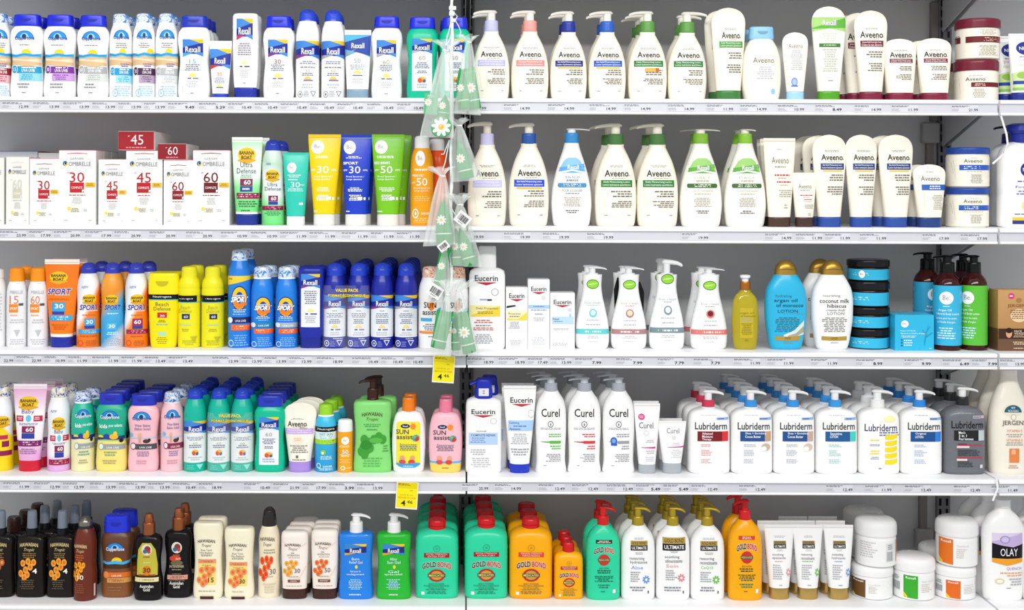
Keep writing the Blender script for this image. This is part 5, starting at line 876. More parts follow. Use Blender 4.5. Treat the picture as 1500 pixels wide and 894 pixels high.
pumper(4, 1286, 60.5, 571, 'large white pump bottle with yellow brush stripes', '#f7f7f5', '#f2f2f2', '#f2f2f2', [T('Lubriderm', .0, .565, 1.55, .085, '#2a2f66', .008), F(.4, .46, .52, 1.0, 2, '#6a6f9a'), E(.4, .67, .3, .04, '#f7efb0')] + [V([.18, .5, .78], [.475 - k * .075, .48 - k * .075, .49 - k * .075], [.425 - k * .075, .42 - k * .075, .44 - k * .075], '#f0dc22') for k in range(5)] + [F(-.3, .40, .43, .5, 1, '#ecd93a'), F(-.3, .34, .37, .6, 2, '#9aa0b8'), F(-.3, .24, .3, .5, 2, '#ecd93a'), F(-.3, .18, .22, .5, 2, '#9aa0b8'), F(-.05, .06, .09, .2, 1)], prof='lubri', bt=.80, ct=.885, r=.34, d=1, reach=.36, fwd=.15, back=2, dx=-1, ratio=.62)
pumper(4, 1410.5, 60.5, 567.5, 'large charcoal pump bottle with black collar', '#6d7076', '#26272a', '#f0f0f0', lubri(["Men's", '3 in 1', 'Pour hommes'], '#1d1f23', '#c4ccd0', '#3f4247', True, [R(-.5, .345, .75, .353, '#c8303c'), R(-.5, .315, .1, .34, '#e0d4d4'), R(-.5, .2, .75, .208, '#c8303c'), R(-.5, .165, .0, .19, '#e0d4d4'), F(-.45, .22, .3, 1.1, 4, '#3f4247', 'l'), F(-.45, .09, .15, 1.0, 3, '#3f4247', 'l'), R(.62, .08, .76, .12, '#d8d8da')]), prof='lubri', bt=.795, ct=.895, r=.30, d=1, reach=.36, fwd=.15, back=2, dx=-2, ratio=.62)
c = start(4, 1478, 60, 541, 'lotion_bottle', 'tall cream lotion bottle with teal half-moon sticker', 'bottle', ratio=.6)
s = body(c, 'jergens', .955, '#efe9da'); cyl(c, 'cap', .95, 1, c.hw * .40, '#f2eee4')
decorate(c, s, [E(-.02, .62, .48, .06, '#e6dcc6'), E(0, .60, .42, .07, '#1d5a72', 'top'), T('NEW', 0, .645, .2, .02, '#e8f4f4'), T('NOUVEAU', 0, .615, .5, .022, '#e8f4f4'), E(.0, .555, .13, .03, '#b9b3a4'), E(0, .555, .1, .023, '#efe9da'), T('JERGENS', .05, .495, 1.15, .055, '#5f5a52', .008), T('VITAMIN E', .05, .425, .75, .025, '#e08a6a'), F(.05, .36, .40, .9, 2, '#b0a898'), T('VITAMINE E', .05, .335, .8, .025, '#e08a6a'), F(.05, .28, .32, .9, 2, '#b0a898'), R(-.2, .12, .28, .255, '#e2854a'), V([-.1, 0, .1], [.24, .25, .24], [.2, .2, .2], '#f0b08a'), F(.0, .06, .1, .5, 2, '#c9a08a')]); copies(c, 2, 0)

# ------------------------------------------------------------------ bottom shelf
def hawaiian(y, w, c, x=0): return [T('HAWAIIAN', x, y, w, .042, c, .02, arc=.012), T('Tropic', x, y - .055, w * .6, .05, c, sh=.1)]
def blooms(x, y, k, c1, c2): return sum([[E(x + dx * k, y + dy * k * .22, .17 * k, .17 * k * .24, c1), E(x + dx * k, y + dy * k * .22, .08 * k, .08 * k * .24, c2)] for dx, dy in ((-.45, -.3), (-.3, .25), (-.12, -.1), (.05, .35), (.2, .05), (.42, .3), (-.2, -.5), (.0, -.35))], [])
BLK = '#1a1513'
def htdark(cx, label, spf, yf, fc=('#f0a030', '#d9701c'), back=0, dx=0, w=43.5, top=748):
    c = start(5, cx, w, top, 'tanning_oil_bottle', label, 'bottle', ratio=.6, yf=yf)
    s = body(c, 'htdark', .73, mat(BLK, .16))
    cyl(c, 'collar', .725, .80, c.hw * .40, '#16181a')
    cyl(c, 'sprayer', .80, .92, c.hw * .2, '#3a4046')
    cyl(c, 'clear_cap', .80, 1, c.hw * .335, mat('#8d99a8', .15, trans=.3), [(0, 1, 1, 2), (.85, .92, .92, 2), (1, .8, .8, 2)])
    decorate(c, s, hawaiian(.615, 1.2, '#d8c28a', -.02) + [F(0, .46, .53, .9, 3, '#8a6f42')] + blooms(-.12, .35, 1.0, *fc) + ([T(spf, .38, .315, .28, .055, '#f4f0e4', .02)] if spf else []) + [F(-.1, .1, .22, 1.0, 5, '#5e5040')])
    copies(c, back, dx)
htdark(3, 'black tanning oil bottle cut by the photo edge', '', .055, ('#b8602c', '#e0a060'))
htdark(49, 'black oil bottle with orange flowers between two others', '4', .055, back=2, dx=9)
htdark(93.5, 'black oil bottle with orange flowers beside the brown can', '4', .055, back=2, dx=9)
c = start(5, 22, 40, 757, 'tanning_oil_bottle', 'black oil bottle with short brown cap in the second row', 'bottle', ratio=.6, yf=.125)
s = body(c, 'htdark', .8, mat(BLK, .16)); cyl(c, 'cap', .795, 1, c.hw * .5, '#3a221c', [(0, 1, 1, 2), (.8, .97, .97, 2), (1, .8, .8, 2)]); copies(c, 2, [4, 9], .062)
SIL = mat('#8a8580', .22, .8)
c = start(5, 127, 33, 757, 'sunscreen_spray_can', 'glossy brown spray can reading ten', 'spray can', ratio=1, yf=.03)
s = body(c, 'canwaist', .865, mat('#6a2a18', .2)); cyl(c, 'rim', .855, .90, c.hw * .64, '#2a2624')
part(c, 'cap', Surf([(0, 1, 1, 2), (.35, 1, 1, 2), (.6, .85, .9, 2), (1, .45, .6, 2)], .90 * c.H, c.H, c.hw * .62, c.hw * .62, K=6), SIL)
decorate(c, s, hawaiian(.66, 1.1, '#e0c494', -.45) + [F(-.5, .49, .57, .8, 3, '#c8602c')] + blooms(-.55, .38, .9, '#f2a41c', '#e0701c') + [T('10', -.42, .295, .5, .055, '#f6efe0', .01), F(-.5, .1, .22, .8, 5, '#94543c'), R(.72, .05, .86, .2, '#d8c8be')])
lotion(5, 174, 46, 754, 'brown lotion bottle with blue flip cap', lambda c: ramp([(0, '#8a5226'), (.3, '#7d4a24'), (.6, '#5f3820'), (1, '#6a4028')], 0, c.H), '#2436d8', coppertone(.60, 1.15, .055, '#2a8ad8', .5, .075, '#ffffff') + [V([-1, 0, 1], [.44, .44, .44], [.36, .36, .36], '#4a2a18'), E(.1, .45, .33, .05, '#f6cd14', 'top'), V([-1, -.5, 0, .5, 1], [.465, .44, .46, .445, .465], [.43, .41, .42, .41, .43], '#4ab4e8'), R(-.6, .255, 1, .315, '#e0702a'), T('UVA UVB', .1, .275, .6, .022, '#ffffff'), E(-.58, .285, .18, .042, '#e88a4a'), R(-.5, .19, 1, .25, '#d89a4a'), F(.1, .2, .24, 1.0, 3, '#8a4a1c'), F(0, .08, .15, .9, 2, '#9a6a3c')], bt=.80, cw=.82, back=1, dx=3, yf=.055)
COP = mat('#a5603c', .3, .75)
def ausgold(cx, top, label, decs, yf, back=0, cp=COP):
    c = start(5, cx, 42, top, 'tanning_oil_bottle', label, 'bottle', ratio=.62, yf=yf)
    s = body(c, 'ausgold', .765, mat('#141012', .14))
    cyl(c, 'collar', .76, .90, c.hw * .44, cp); cyl(c, 'sprayer', .90, 1, c.hw * .33, cp, [(0, 1, 1, 2), (.5, 1, 1, 2), (.7, .9, .9, 2), (1, .75, .75, 2)])
    decorate(c, s, decs + [T('Australian', 0, .175, .95, .035, '#f2f0e8', .012), T('Gold', 0, .135, .45, .035, '#f2f0e8', .012)]); copies(c, back, 3)
bird = lambda y: [E(0, y, .36, .065, '#e4ded2'), E(.05, y + .005, .22, .04, '#8a3a2a'), E(-.12, y - .02, .15, .025, '#3a6a9a'), E(.15, y - .025, .12, .02, '#c8402c'), F(0, y - .1, y - .07, .7, 1, '#9a5a3a')]
ausgold(220, 752.5, 'black bottle with copper sprayer and yellow green label', [V([-.72, -.6, -.3, .3, .6, .72], [.42, .60, .68, .68, .60, .42], [.30] * 6, '#c2b93c'), V([-.6, 0, .6], [.31] * 3, [.29] * 3, '#8a4a1c')] + bird(.60) + [F(0, .44, .455, .5, 1, '#e8e4b0'), E(0, .355, .3, .055, '#d8801c'), T('30', 0, .36, .5, .055, '#3a1f10', .01), R(-.85, .225, .8, .275, '#e6dba4'), F(0, .235, .265, 1.4, 1, '#a89a5a')], .035)
ausgold(263.5, 744.5, 'black bottle with copper sprayer and pink banner', bird(.575) + [E(-.1, .45, .4, .035, '#d0432a'), T('dark', .1, .45, .35, .025, '#f0d8c8'), E(0, .40, .42, .03, '#6a6048'), T('INTENSIFIER', 0, .36, 1.0, .028, '#d8c8a4'), F(0, .315, .335, 1.0, 1, '#a89878'), F(0, .27, .285, .9, 1, '#8a7a64'), R(-.65, .215, .75, .265, '#d89a8a'), F(.1, .225, .255, 1.2, 2, '#7a3a30'), F(0, .195, .208, 1.2, 1, '#8a7a64')], .055, 1)
HW = '#f6eed2'
def htwhite(cx, top, label, spf, nb):
    c = start(5, cx, 43.5, top, 'sunscreen_lotion_bottle', label, 'bottle', ratio=.55)
    s = body(c, 'htwhite', 1, HW)
    decorate(c, s, hawaiian(.755, 1.15, '#4a3a2a', -.05) + [T('Sheer Touch', -.05, .645, .75, .025, '#6a5a48'), T('Ultra Radiance', -.05, .61, .9, .025, '#6a5a48'), F(-.05, .56, .59, .8, 2, '#8a7f6a'), V([-.6, .6], [.525, .525], [.19, .19], '#f3dd7a'), V([-.6, .6], [.525, .525], [.47, .47], '#e79a6a'), F(0, .48, .51, 1.0, 2, '#a85a38'), F(0, .40, .46, .8, 2, '#c8a458')] + blooms(-.05, .32, 1.05, '#ef8f4a', '#e0604a') + [T(spf, .28, .255, .36, .06, '#5a3a24', .01), F(0, .1, .12, 1.2, 1, '#b0a488'), R(-.45, .0, .45, .04, '#4a2418')]); copies(c, nb, 1)
htwhite(307.5, 763.5, 'tall ivory lotion bottle with yellow flower label reading fifteen', '15', 1)
htwhite(353, 771.5, 'shorter ivory lotion bottle with yellow flower label', '30', 0)
c = start(5, 396.5, 32, 743.5, 'sunscreen_spray_can', 'ivory spray can with glossy black cap', 'spray can', ratio=1, yf=.055)
s = body(c, 'canwaist', .80, '#f4e8cc'); part(c, 'cap', Surf([(0, 1, 1, 2), (.2, 1, 1, 2), (.5, .92, 1, 2), (.85, .75, .85, 2), (1, .4, .5, 2)], .79 * c.H, c.H, c.hw * .66, c.hw * .66, K=8), mat('#2a2624', .1))
decorate(c, s, hawaiian(.66, 1.3, '#4a3a2a', -.2) + [F(0, .5, .56, 1.1, 2, '#a89a80')] + blooms(-.3, .36, 1.1, '#ee5a24', '#d83a18') + [T('30', .3, .305, .55, .06, '#6a5a48'), F(0, .24, .26, .9, 1, '#b0a488'), F(0, .06, .18, 1.2, 4, '#d8ccb0')])
SILK = lambda: ramp([(0, '#f6e6d6'), (.5, '#f8f0e8'), (1, '#f6ece2')], 0, .15)
def htsilk(cx, top, label, spf, col, nb, dx):
    c = start(5, cx, 39.5, top, 'sunscreen_lotion_bottle', label, 'bottle', ratio=.55)
    part(c, 'cap', Surf([(0, .95, .95, 2.8), (.06, 1, 1, 2.8), (.9, 1.02, 1.02, 2.8), (1, .98, .98, 2.8)], 0, .15 * c.H, c.hw * .9, c.hd * .9, K=4), '#3f201a')
    s = body(c, [(0, .90, .9, 2.8), (.2, .93, .96, 2.8), (.45, .97, 1, 2.8), (.7, 1, 1, 2.8), (.9, 1, 1, 2.9), (.965, .96, .9, 2.9), (.99, .86, .7, 2.9), (1, .74, .5, 2.9)], 1, SILK(), z0=.15)
    decorate(c, s, hawaiian(.80, 1.15, '#4a3028', -.1) + [T('Silk', -.1, .69, .25, .025, '#6a5a48'), T('HYDRATION', -.05, .655, .9, .028, '#6a5a48'), F(0, .61, .63, 1.0, 1, '#b8a890')] + blooms(-.25, .48, .95, *col) + [T(spf, .25, .43, .42, .065, '#5a4a3c'), F(0, .33, .35, .9, 1, '#a89a6a'), R(-.45, .255, .45, .295, '#7a4a38'), F(0, .262, .288, .8, 1, '#d8c0b0'), F(0, .19, .21, 1.3, 1, '#b8a890'), V([-.9, 0, .9], [.88, .74, .84], [.87, .73, .83], '#f2d8c4'), V([.3, .9], [.3, .5], [.28, .48], '#f2d8c4')]); copies(c, nb, dx)
htsilk(434, 777, 'ivory lotion bottle with brown cap and pale orange flowers', '30', ('#f0b040', '#e08a2a'), 3, 2.5)
htsilk(478, 774.5, 'ivory lotion bottle with brown cap and deep orange flowers', '50', ('#ee7a34', '#d85a1c'), 2, -.5)
def gel(cx, label, col, lines):
    pumper(5, cx, 51, 752.5, label, mat(col, .1, trans=.12), '#f4f4f4', '#f6f6f6', rexpanel(-.62, .62, .525, .665, '#e0a82a', base='#3a86cc', tw=.5, th=.36, navy='#1d2a80') + [T(lines[0], 0, .485, .42, .032, '#eaf6ff'), T(lines[1], .02, .445, .75, .032, '#eaf6ff'), E(.05, .39, .08, .022, '#e8d84a'), T(lines[2], 0, .335, .6, .03, '#eaf6ff'), T(lines[3], 0, .30, 1.0, .03, '#eaf6ff'), F(0, .12, .25, .8, 7, '#a9d8f0'), F(0, .05, .075, .7, 1, '#eaf6ff')], prof='htgreen', bt=.785, ct=.905, r=.38, d=1, reach=.4, fwd=.1, ratio=.55, droop=.22)
gel(523.8, 'bright blue gel bottle with white pump', '#2488ee', ('Burn', 'Relief Gel', 'Gel pour le', 'soulagement'))
gel(579, 'bright green gel bottle with white pump', '#28c034', ('After', 'Sun Gel', 'Gel', 'après-soleil'))
def goldbond(y, w, h):
    return [T('GOLD', -.255 * w, y, .46 * w, h, '#1c1916', .035, '#f6f2ea', arc=.012, rise=.03), T('BOND', .265 * w, y, .46 * w, h, '#c01820', .035, '#f6f2ea', arc=.012, rise=-.03)]
def gbond(y, w, ring, band, bt, sub=True, h=.066):
    o = [R(-.58, y + .105, .58, y + .165, band), T(bt[0], 0, y + .15, .95, .02, '#f4d8c8'), T(bt[1], 0, y + .122, .8, .02, '#f4d8c8'), *goldbond(y, w, h)]
    o += [E(0, y - .125, .38, .082, ring), E(0, y - .125, .27, .058, '#e8c44a' if False else '#c89a3a'), R(-.40, y - .145, .40, y - .105, '#3c4a1e'), T('MEDICATED', 0, y - .125, .7, .026, '#f4e49a', .01)]
    if sub: o += [T('BODY POWDER', 0, y - .235, .7, .018, '#2c4a3a'), T('POUDRE MEDICAMENTEUSE', 0, y - .26, 1.15, .018, '#2c4a3a'), T('POUR LE CORPS', 0, y - .285, .7, .018, '#2c4a3a'), F(0, .12, y - .30, 1.1, 3, '#2c5a48'), F(0, .07, .11, 1.0, 2, '#3c7a64'), R(-.7, .06, -.55, .1, '#e8ece8')]
    return o
def powder(cx, w, top, label, col, band, bt, nb, dx=-.5, bt_=.885, k=1.0):
    c = start(5, cx, w, top, 'powder_bottle', label, 'bottle', ratio=.62, yf=.055)
    s = body(c, 'powder', bt_, col)
    cyl(c, 'cap', bt_ - .005, 1, c.hw * .41, mat('#d01820', .25), [(0, 1, 1, 2), (.3, 1, 1, 2), (.34, .94, .94, 2), (.42, 1, 1, 2), (.85, .97, .97, 2), (1, .84, .84, 2)])
    decorate(c, s, [E(0, .655, .16, .042, shade(col)), E(0, .655, .12, .032, col), R(-.05, .64, .05, .67, shade(col))] + gbond(.435, 1.35, '#b8282c', band, bt)); copies(c, nb, dx)
GT, GYL = '#2ad2a0', '#f8ac00'
powder(642, 63.5, 760, 'large mint powder bottle beside the green gel', GT, '#a02028', ('EXTRA STRENGTH', 'EXTRA FORT'), 4)
powder(714, 63.5, 757.5, 'large mint powder bottle beside the yellow one', GT, '#a02028', ('EXTRA STRENGTH', 'EXTRA FORT'), 4, -1)
powder(779, 63.5, 758, 'large yellow powder bottle with red cap', GYL, '#d8452c', ('ORIGINAL STRENGTH', 'FORMULE ORIGINALE'), 2, -1)
powder(834.5, 42.5, 794, 'small yellow powder bottle with red cap', GYL, '#b83a24', ('ORIGINAL STRENGTH', 'FORMULE ORIGINALE'), 2, -1, .84)
def gblotion(cx, top, label, col, d, decs, pumpc, nb, dx=-2, reach=.36):
    pumper(5, cx, 49.5, top, label, col, pumpc, pumpc, decs, prof='goldlotion', bt=.80, ct=.895, r=.34, d=d, reach=reach, fwd=.2, back=nb, dx=dx, ratio=.62, droop=.2)
RD = mat('#d42024', .25)
med = lambda band: [R(-.48, .615, .48, .655, band), F(0, .62, .65, .8, 2, '#e8d8c0'), *goldbond(.535, 1.2, .056), E(0, .44, .34, .062, '#c8302c'), R(-.36, .425, .36, .455, '#3c4a1e'), T('MEDICATED', 0, .44, .62, .02, '#f4e49a'), T('BODY LOTION', 0, .35, .55, .018, '#2c4a3a'), F(0, .29, .335, 1.0, 2, '#2c4a3a'), F(0, .2, .27, 1.1, 4, '#2c5a48'), F(0, .13, .18, .9, 2, '#2f7a60'), R(.52, .08, .68, .12, '#f0f4f0'), F(-.05, .09, .105, .3, 1, '#2c4a3a')]
gblotion(885, 741, 'mint lotion bottle with red pump', GT, 1, med('#2a2a2c'), RD, 1)
GOL = mat('#b9a032', .32, .45)
def ult(t1, t2, t3, fc, big=False):
    y = .60 if not big else .62
    o = [F(0, y + .06, y + .085, .75, 2, '#a9a9ae')] if not big else []
    k = 1.35 if big else 1
    o += [R(-.5 * k, y - .0, .5 * k, y + .05 * k, '#b59a4a'), T('GOLD BOND', 0, y + .025 * k, .85 * k, .03 * k, '#3a2c14', .01), R(-.5 * k, y - .055 * k, .5 * k, y, '#1d1f2e'), T('ULTIMATE', 0, y - .027 * k, .85 * k, .03 * k, '#f4f2ea', .015), F(0, y - .1, y - .07, .6, 2, '#a9a9ae'), T(t1, -.12, y - .145, .85, .038, '#55585e'), T(t2, -.02, y - .185, 1.0, .038, '#55585e'), T(t3, -.12, y - .24, .7, .036, fc), F(-.5, y - .40, y - .28, .7, 5, '#a0a2a8', 'l')]
    return o + flower(.42, y - .37, .24, .048, fc, '#f6f8fa') + [F(-.1, .10, .16, 1.0, 2, '#8a8c94'), R(.5, .08, .58, .11, '#6a6c74')]
gblotion(936, 741.5, 'white lotion bottle with gold pump and blue flower', W_, 1, ult('moisturizing', 'hydratante', 'Aloe', '#6a9ade'), GOL, 2)
gblotion(987, 742, 'white lotion bottle with gold pump and pink flower', W_, 1, ult('soothing', 'adoucissante', 'Soin', '#e08a92', True), GOL, 2)
gblotion(1037.5, 742, 'white lotion bottle with gold pump and green flower', W_, 1, ult('restoring', 'reconstituante', 'CoQ10', '#6cc050'), GOL, 2)
gblotion(1092.5, 731.5, 'yellow lotion bottle with red pump', GYL, -1, med('#d0402c'), RD, 1, -3)
def ulttube(t1, t2, fc): return [F(0, .83, .86, .85, 2, '#b4b4b8'), R(-.42, .745, .42, .79, '#94814a'), T('GOLD BOND', 0, .768, .7, .028, '#4a3c1c'), R(-.42, .69, .42, .745, '#1d2030'), T('ULTIMATE', 0, .717, .7, .03, '#f4f2ea', .01), F(0, .65, .68, .5, 2, '#c0c0c6'), T(t1, -.15, .605, .75, .04, '#6a6d74'), T(t2, -.08, .56, .9, .04, '#6a6d74'), F(-.1, .505, .53, .8, 1, fc), F(-.5, .27, .48, .7, 7, '#b0b2b8', 'l')] + flower(.55, .37, .17, .06, fc, '#f6f8fa', 6) + [F(0, .19, .21, .3, 1)]
GC = mat('#c2a25c', .32, .6)
for cx, t1, t2, fc, lb, nb in ((1143, 'soothing', 'apaisante', '#e8a0a8', 'pink', 1), (1185, 'restoring', 'reconstituante', '#7cc860', 'green', 2), (1230, 'moisturizing', 'hydratante', '#7aaae2', 'blue', 2)):
    tube(5, cx, 43, 769, f'white tube with gold cap and {lb} flower', '#f5f5f4', '#c2a25c', ulttube(t1, t2, fc), ch=.155, cwr=.68, crimp='#f0f0ef', back=nb, dx=-5, metalcap=True, yf=.06)
JW = '#f3f3f2'
def rexjar(col, x, t, corner='#f2cf2a', bc=True): return [V([x - .33, x - .28, x + .33], [.60, .605, .60], [.10, .07, .05], col), V([x - .33, x - .15], [.2, .1], [.1, .06], corner), T('Rexall', x, .545, .45, .05, '#ffffff', .01)] + [T(t, x + .75, .47, .55, .045, '#c9cacc'), F(x + .48, .2, .42, .5, 5, '#d4cdc4', 'l')] + ([R(x - .8, .2, x - .5, .42, '#d8dadc')] + [R(x - .78 + k * .05, .22, x - .755 + k * .05, .4, '#77797c') for k in range(6)] + [F(x - .65, .45, .56, .3, 3, '#7a9a8a')] if bc else [])
cj = jar(5, 1279, 60, 824, 'white jar with brown label, lower one of its stack', JW, '#f2f2f2', rexjar('#6e4a24', -.62, 'Cocoa Butter', bc=False), lid=.3, round_lid=True, yf=.055)
jar(5, 1284, 60, 756.5, 'white jar turned to its barcode on a brown label jar', JW, '#f2f2f2', [F(-.7, .2, .55, .8, 7, '#c8c8ca', 'l'), R(.5, .12, .85, .52, '#e2e3e4')] + [R(.54 + k * .045, .14, .56 + k * .045, .34, '#77797c') for k in range(6)] + [F(.68, .38, .5, .3, 3, '#8a8c90'), R(.93, .1, 1, .56, '#c86a44')], lid=.36, round_lid=True, base=cj.z + cj.H + .0005, yf=.055)
jar(5, 1340, 60.5, 811.5, 'single white jar with bright green label', JW, '#f2f2f2', rexjar('#3aaa2c', -.12, 'Aloe Vera'), lid=.33, round_lid=True, yf=.05)
cj = jar(5, 1400, 60, 824, 'white jar with orange label, lower one of its stack', JW, '#f2f2f2', rexjar('#e0691c', -.05, 'Vitamin E'), lid=.3, round_lid=True, yf=.055)
jar(5, 1403, 60, 757, 'white jar with orange label stacked on a similar jar', JW, '#f2f2f2', rexjar('#e8741c', -.48, 'Vitamine E', bc=False), lid=.36, round_lid=True, base=cj.z + cj.H + .0005, yf=.055)
c1 = jar(5, 1266, 58, 812, 'white jar in the back under another jar', JW, '#f2f2f2', [], lid=.3, round_lid=True, yf=.18)
jar(5, 1266, 58, 743.5, 'white jar peeking out high behind the barcode jar', JW, '#f2f2f2', [], lid=.3, round_lid=True, base=c1.z + c1.H + .0005, yf=.18)
jar(5, 1377, 58, 796, 'white jar half hidden behind the orange label stack', JW, '#f2f2f2', [], lid=.35, round_lid=True, yf=.17)
c = start(5, 1470, 60, 731, 'lotion_bottle', 'tall white lotion bottle with black and violet label', 'bottle', ratio=.55)
s = body(c, 'olay', .93, W_); cyl(c, 'cap', .925, 1, c.hw * .38, '#f4f4f4')
decorate(c, s, [V([-.7, .8], [.685, .685], [.53, .53], '#ddd0ea'), V([-.7, 0, .8], [.6, .64, .685], [.55, .55, .55], '#c4b0dc'), E(-.1, .62, .25, .04, '#a890cc'), E(-.1, .62, .18, .028, '#d0c2e4'), V([-.7, -.2, .3, .8], [.585, .56, .545, .575], [.42, .42, .42, .42], '#17141c'), V([-.7, 0, .8], [.435, .43, .435], [.395, .36, .395], '#f0a22c'), T('OLAY', .1, .495, .85, .075, '#f6f4f8'), T('QUENCH', .35, .33, .75, .034, '#a68cc8'), F(.75, .25, .30, 1.1, 2, '#e8a878', 'r'), E(-.35, .205, .22, .028, '#e8d49a'), E(-.35, .205, .14, .016, W_), F(.75, .16, .24, .7, 3, '#b4b4b8', 'r'), F(.1, .13, .145, .25, 1)]); copies(c, 2, -4)
c = start(5, 1522, 50, 735, 'lotion_bottle', 'white lotion bottle cut by the photo edge, black emblem', 'bottle', ratio=.6)
s = body(c, 'olay', .9, W_); cyl(c, 'cap', .895, 1, c.hw * .38, '#f4f4f4'); decorate(c, s, [E(-.4, .28, .5, .05, '#1a1a1c'), R(-.8, .5, 0, .6, '#d8402c')]); copies(c, 1, 2)

# clear film round the two value packs
for row, xa, xb, top, zt, lb in ((3, 491, 526, 385, .62, 'clear printed film sleeve joining two navy spray cans'), (4, 322, 356.5, 568.5, .60, 'clear printed film sleeve joining two teal spray cans')):
    sc = (DIST + .076) / FPX; w = ((xb - xa) / 2 + 17.1) * sc
    H = (VY - (top - (xa - VX) * ROLL)) * sc - SHELF_Z[row]
    r = empty('film_sleeve', (((xa + xb) / 2 - VX) * sc, .0765, SHELF_Z[row])); tag(r, lb, 'film', 'value pack film sleeves')
    s = Surf([(0, 1, 1, 7), (.7, 1, 1, 7), (.9, .99, .98, 6), (1, .96, .9, 5)], .004, (zt + .12) * H, w, .0275, K=6)
    v, f = s.data(); f = f[:-2]
    obj('film', mesh('film', v, f, [mat('#ffffff', .08, alpha=.07)]), r)
    obj('lettering', label_mesh([T('VALUE PACK', .05, .685, .95, .035, '#e8d42a', .03), T('FORMAT ÉCONOMIQUE', .05, .625, 1.55, .042, '#e8d42a', .03, '#5a5416'), R(-.55, .60, -.5, .604, '#e8d42a')], s, w, H), r)

# ------------------------------------------------------------------ price tags in the rails
TAGS = {1: '35:12.99 80:13.99 124:13.99 162:13.99 200:13.99 235:13.99 278:9.49 323:5.29 362:10.49 400:10.49 443:10.49 483:10.49 525:10.49 570:10.49 614:10.49 706:14.99 770:14.99 835:14.99 896:14.99 947:14.99 1011:14.99 1068:11.99 1117:14.99 1172:10.99 1227:8.49 1285:14.99 1339:11.99 1427:21.99',
        2: '32:23.99 68:17.99 111:20.99 157:17.99 200:20.99 251:20.99 305:20.99 356:10.99 400:10.99 443:11.99 485:11.99 533:11.99 571:11.99 609:11.99 703:19.99 771:19.99 828:19.99 893:19.99 1032:19.99 1154:14.99 1199:11.99 1240:11.99 1293:11.99 1385:17.99 1441:17.99',
        3: '14:22.99 55:22.99 90:10.99 122:11.99 168:11.99 202:11.99 237:13.49 277:13.49 344:13.99 378:13.99 414:13.99 451:13.99 497:18.99 549:10.49 585:10.49 614:10.49 718:18.99 764:18.99 797:17.49 832:13.99 876:7.99 936:7.99 997:7.79 1050:7.79 1109:11.99 1158:11.99 1222:11.99 1288:8.99 1359:9.99 1415:6.49 1456:7.99 1497:13.99',
        4: '38:11.99 83:12.99 118:12.99 165:13.99 208:13.99 244:13.99 282:10.49 320:18.99 391:10.49 434:21.99 473:17.99 514:3.99 556:13.99 711:25.99 759:14.99 823:12.49 872:12.49 923:12.49 963:5.49 1004:5.49 1047:12.49 1117:12.49 1245:12.49 1302:11.99 1360:12.49 1432:12.49 1487:11.49'}
PAPER = mat('#d3d4db', .6)
LEAN = math.atan2(.0023, .0188)
for row, spec in TAGS.items():
    front = [p for p in PRODUCTS if p.row == row and p.y - p.hd < .07]
    used = set(); prev = -99
    for e in spec.split():
        px, price = e.split(':'); px = float(px)
        p = min((q for q in front if id(q) not in used), key=lambda q: abs(q.cx - px + 6)); used.add(id(p))
        bold = price in ('9.49', '5.29', '8.49', '7.99', '7.79', '8.99', '9.99', '6.49', '5.49', '3.99')
        sc = DIST / FPX; L = min(27.0, px - prev - 16); w = (L + 13) / 2 * sc; prev = px
        x = (px + 6.5 - (L + 13) / 2 - VX) * sc
        r = empty('price_tag', (x, .0022, SHELF_Z[row] - .0294)); r.rotation_euler = (-LEAN, 0, 0)
        tag(r, f'price tag under the {p.label}', 'price tag', f'price tags on the {ROWNAME[row]} shelf')
        H = .0172; v, f = box(-w, w, -.0007, -.0002, 0, H)
        obj('paper', mesh('paper', v, f, [PAPER], smooth=False), r)
        k = 1 / (w / sc)
        tw = (13 if len(price) == 4 else 13.5) * k
        obj('lettering', label_mesh([F(-.95, .66, .92, 1.45, 2, '#5c5c66', 'l'), F(-.95, .12, .5, .65, 3, '#a9a9b2', 'l'), T(price, 1 - tw / 2 - .04, .32, tw, .36, '#45454e' if not bold else '#24242a', .02 if bold else .012)], Flat(.0007), w, H, int(px)), r)
for row, px, top, bot, lb in ((3, 649.5, 521, 561, 'yellow sale tag under the hanging bags'), (4, 596.5, 706, 746, 'yellow sale tag under the white sunscreen bottle with orange cap')):
    sc = (DIST - .004) / FPX; w = 16 * sc; H = (bot - top) * sc
    r = empty('sale_tag', ((px - VX) * sc, -.0035, (VY - bot + (px - VX) * ROLL) * sc)); tag(r, lb, 'price tag', 'yellow sale tags'); r.rotation_euler = (math.radians(2), math.radians(3.5), 0)
    obj('paper', mesh('paper', *box(-w, w, -.0004, 0, 0, H), [mat('#f6f2e4', .6)], smooth=False), r)
    obj('lettering', label_mesh([V([-.92, .92], [.985, .985], [.05, .05], '#f8e712'), V([-.92, .92], [.985, .985], [.76, .76], '#e4d00c'), F(-.85, .86, .95, 1.4, 2, '#6a6418', 'l'), F(.4, .66, .72, .4, 1, '#b8ac20'), T('SAVE $1.53', -.05, .52, 1.2, .06, '#c8a818'), T('REDUCED TO CLEAR', 0, .42, 1.6, .06, '#d89418'), T('4', -.3, .22, .4, .2, '#2a260c', .01), T('46', .3, .27, .5, .12, '#2a260c')], Flat(.0004), w, H), r)

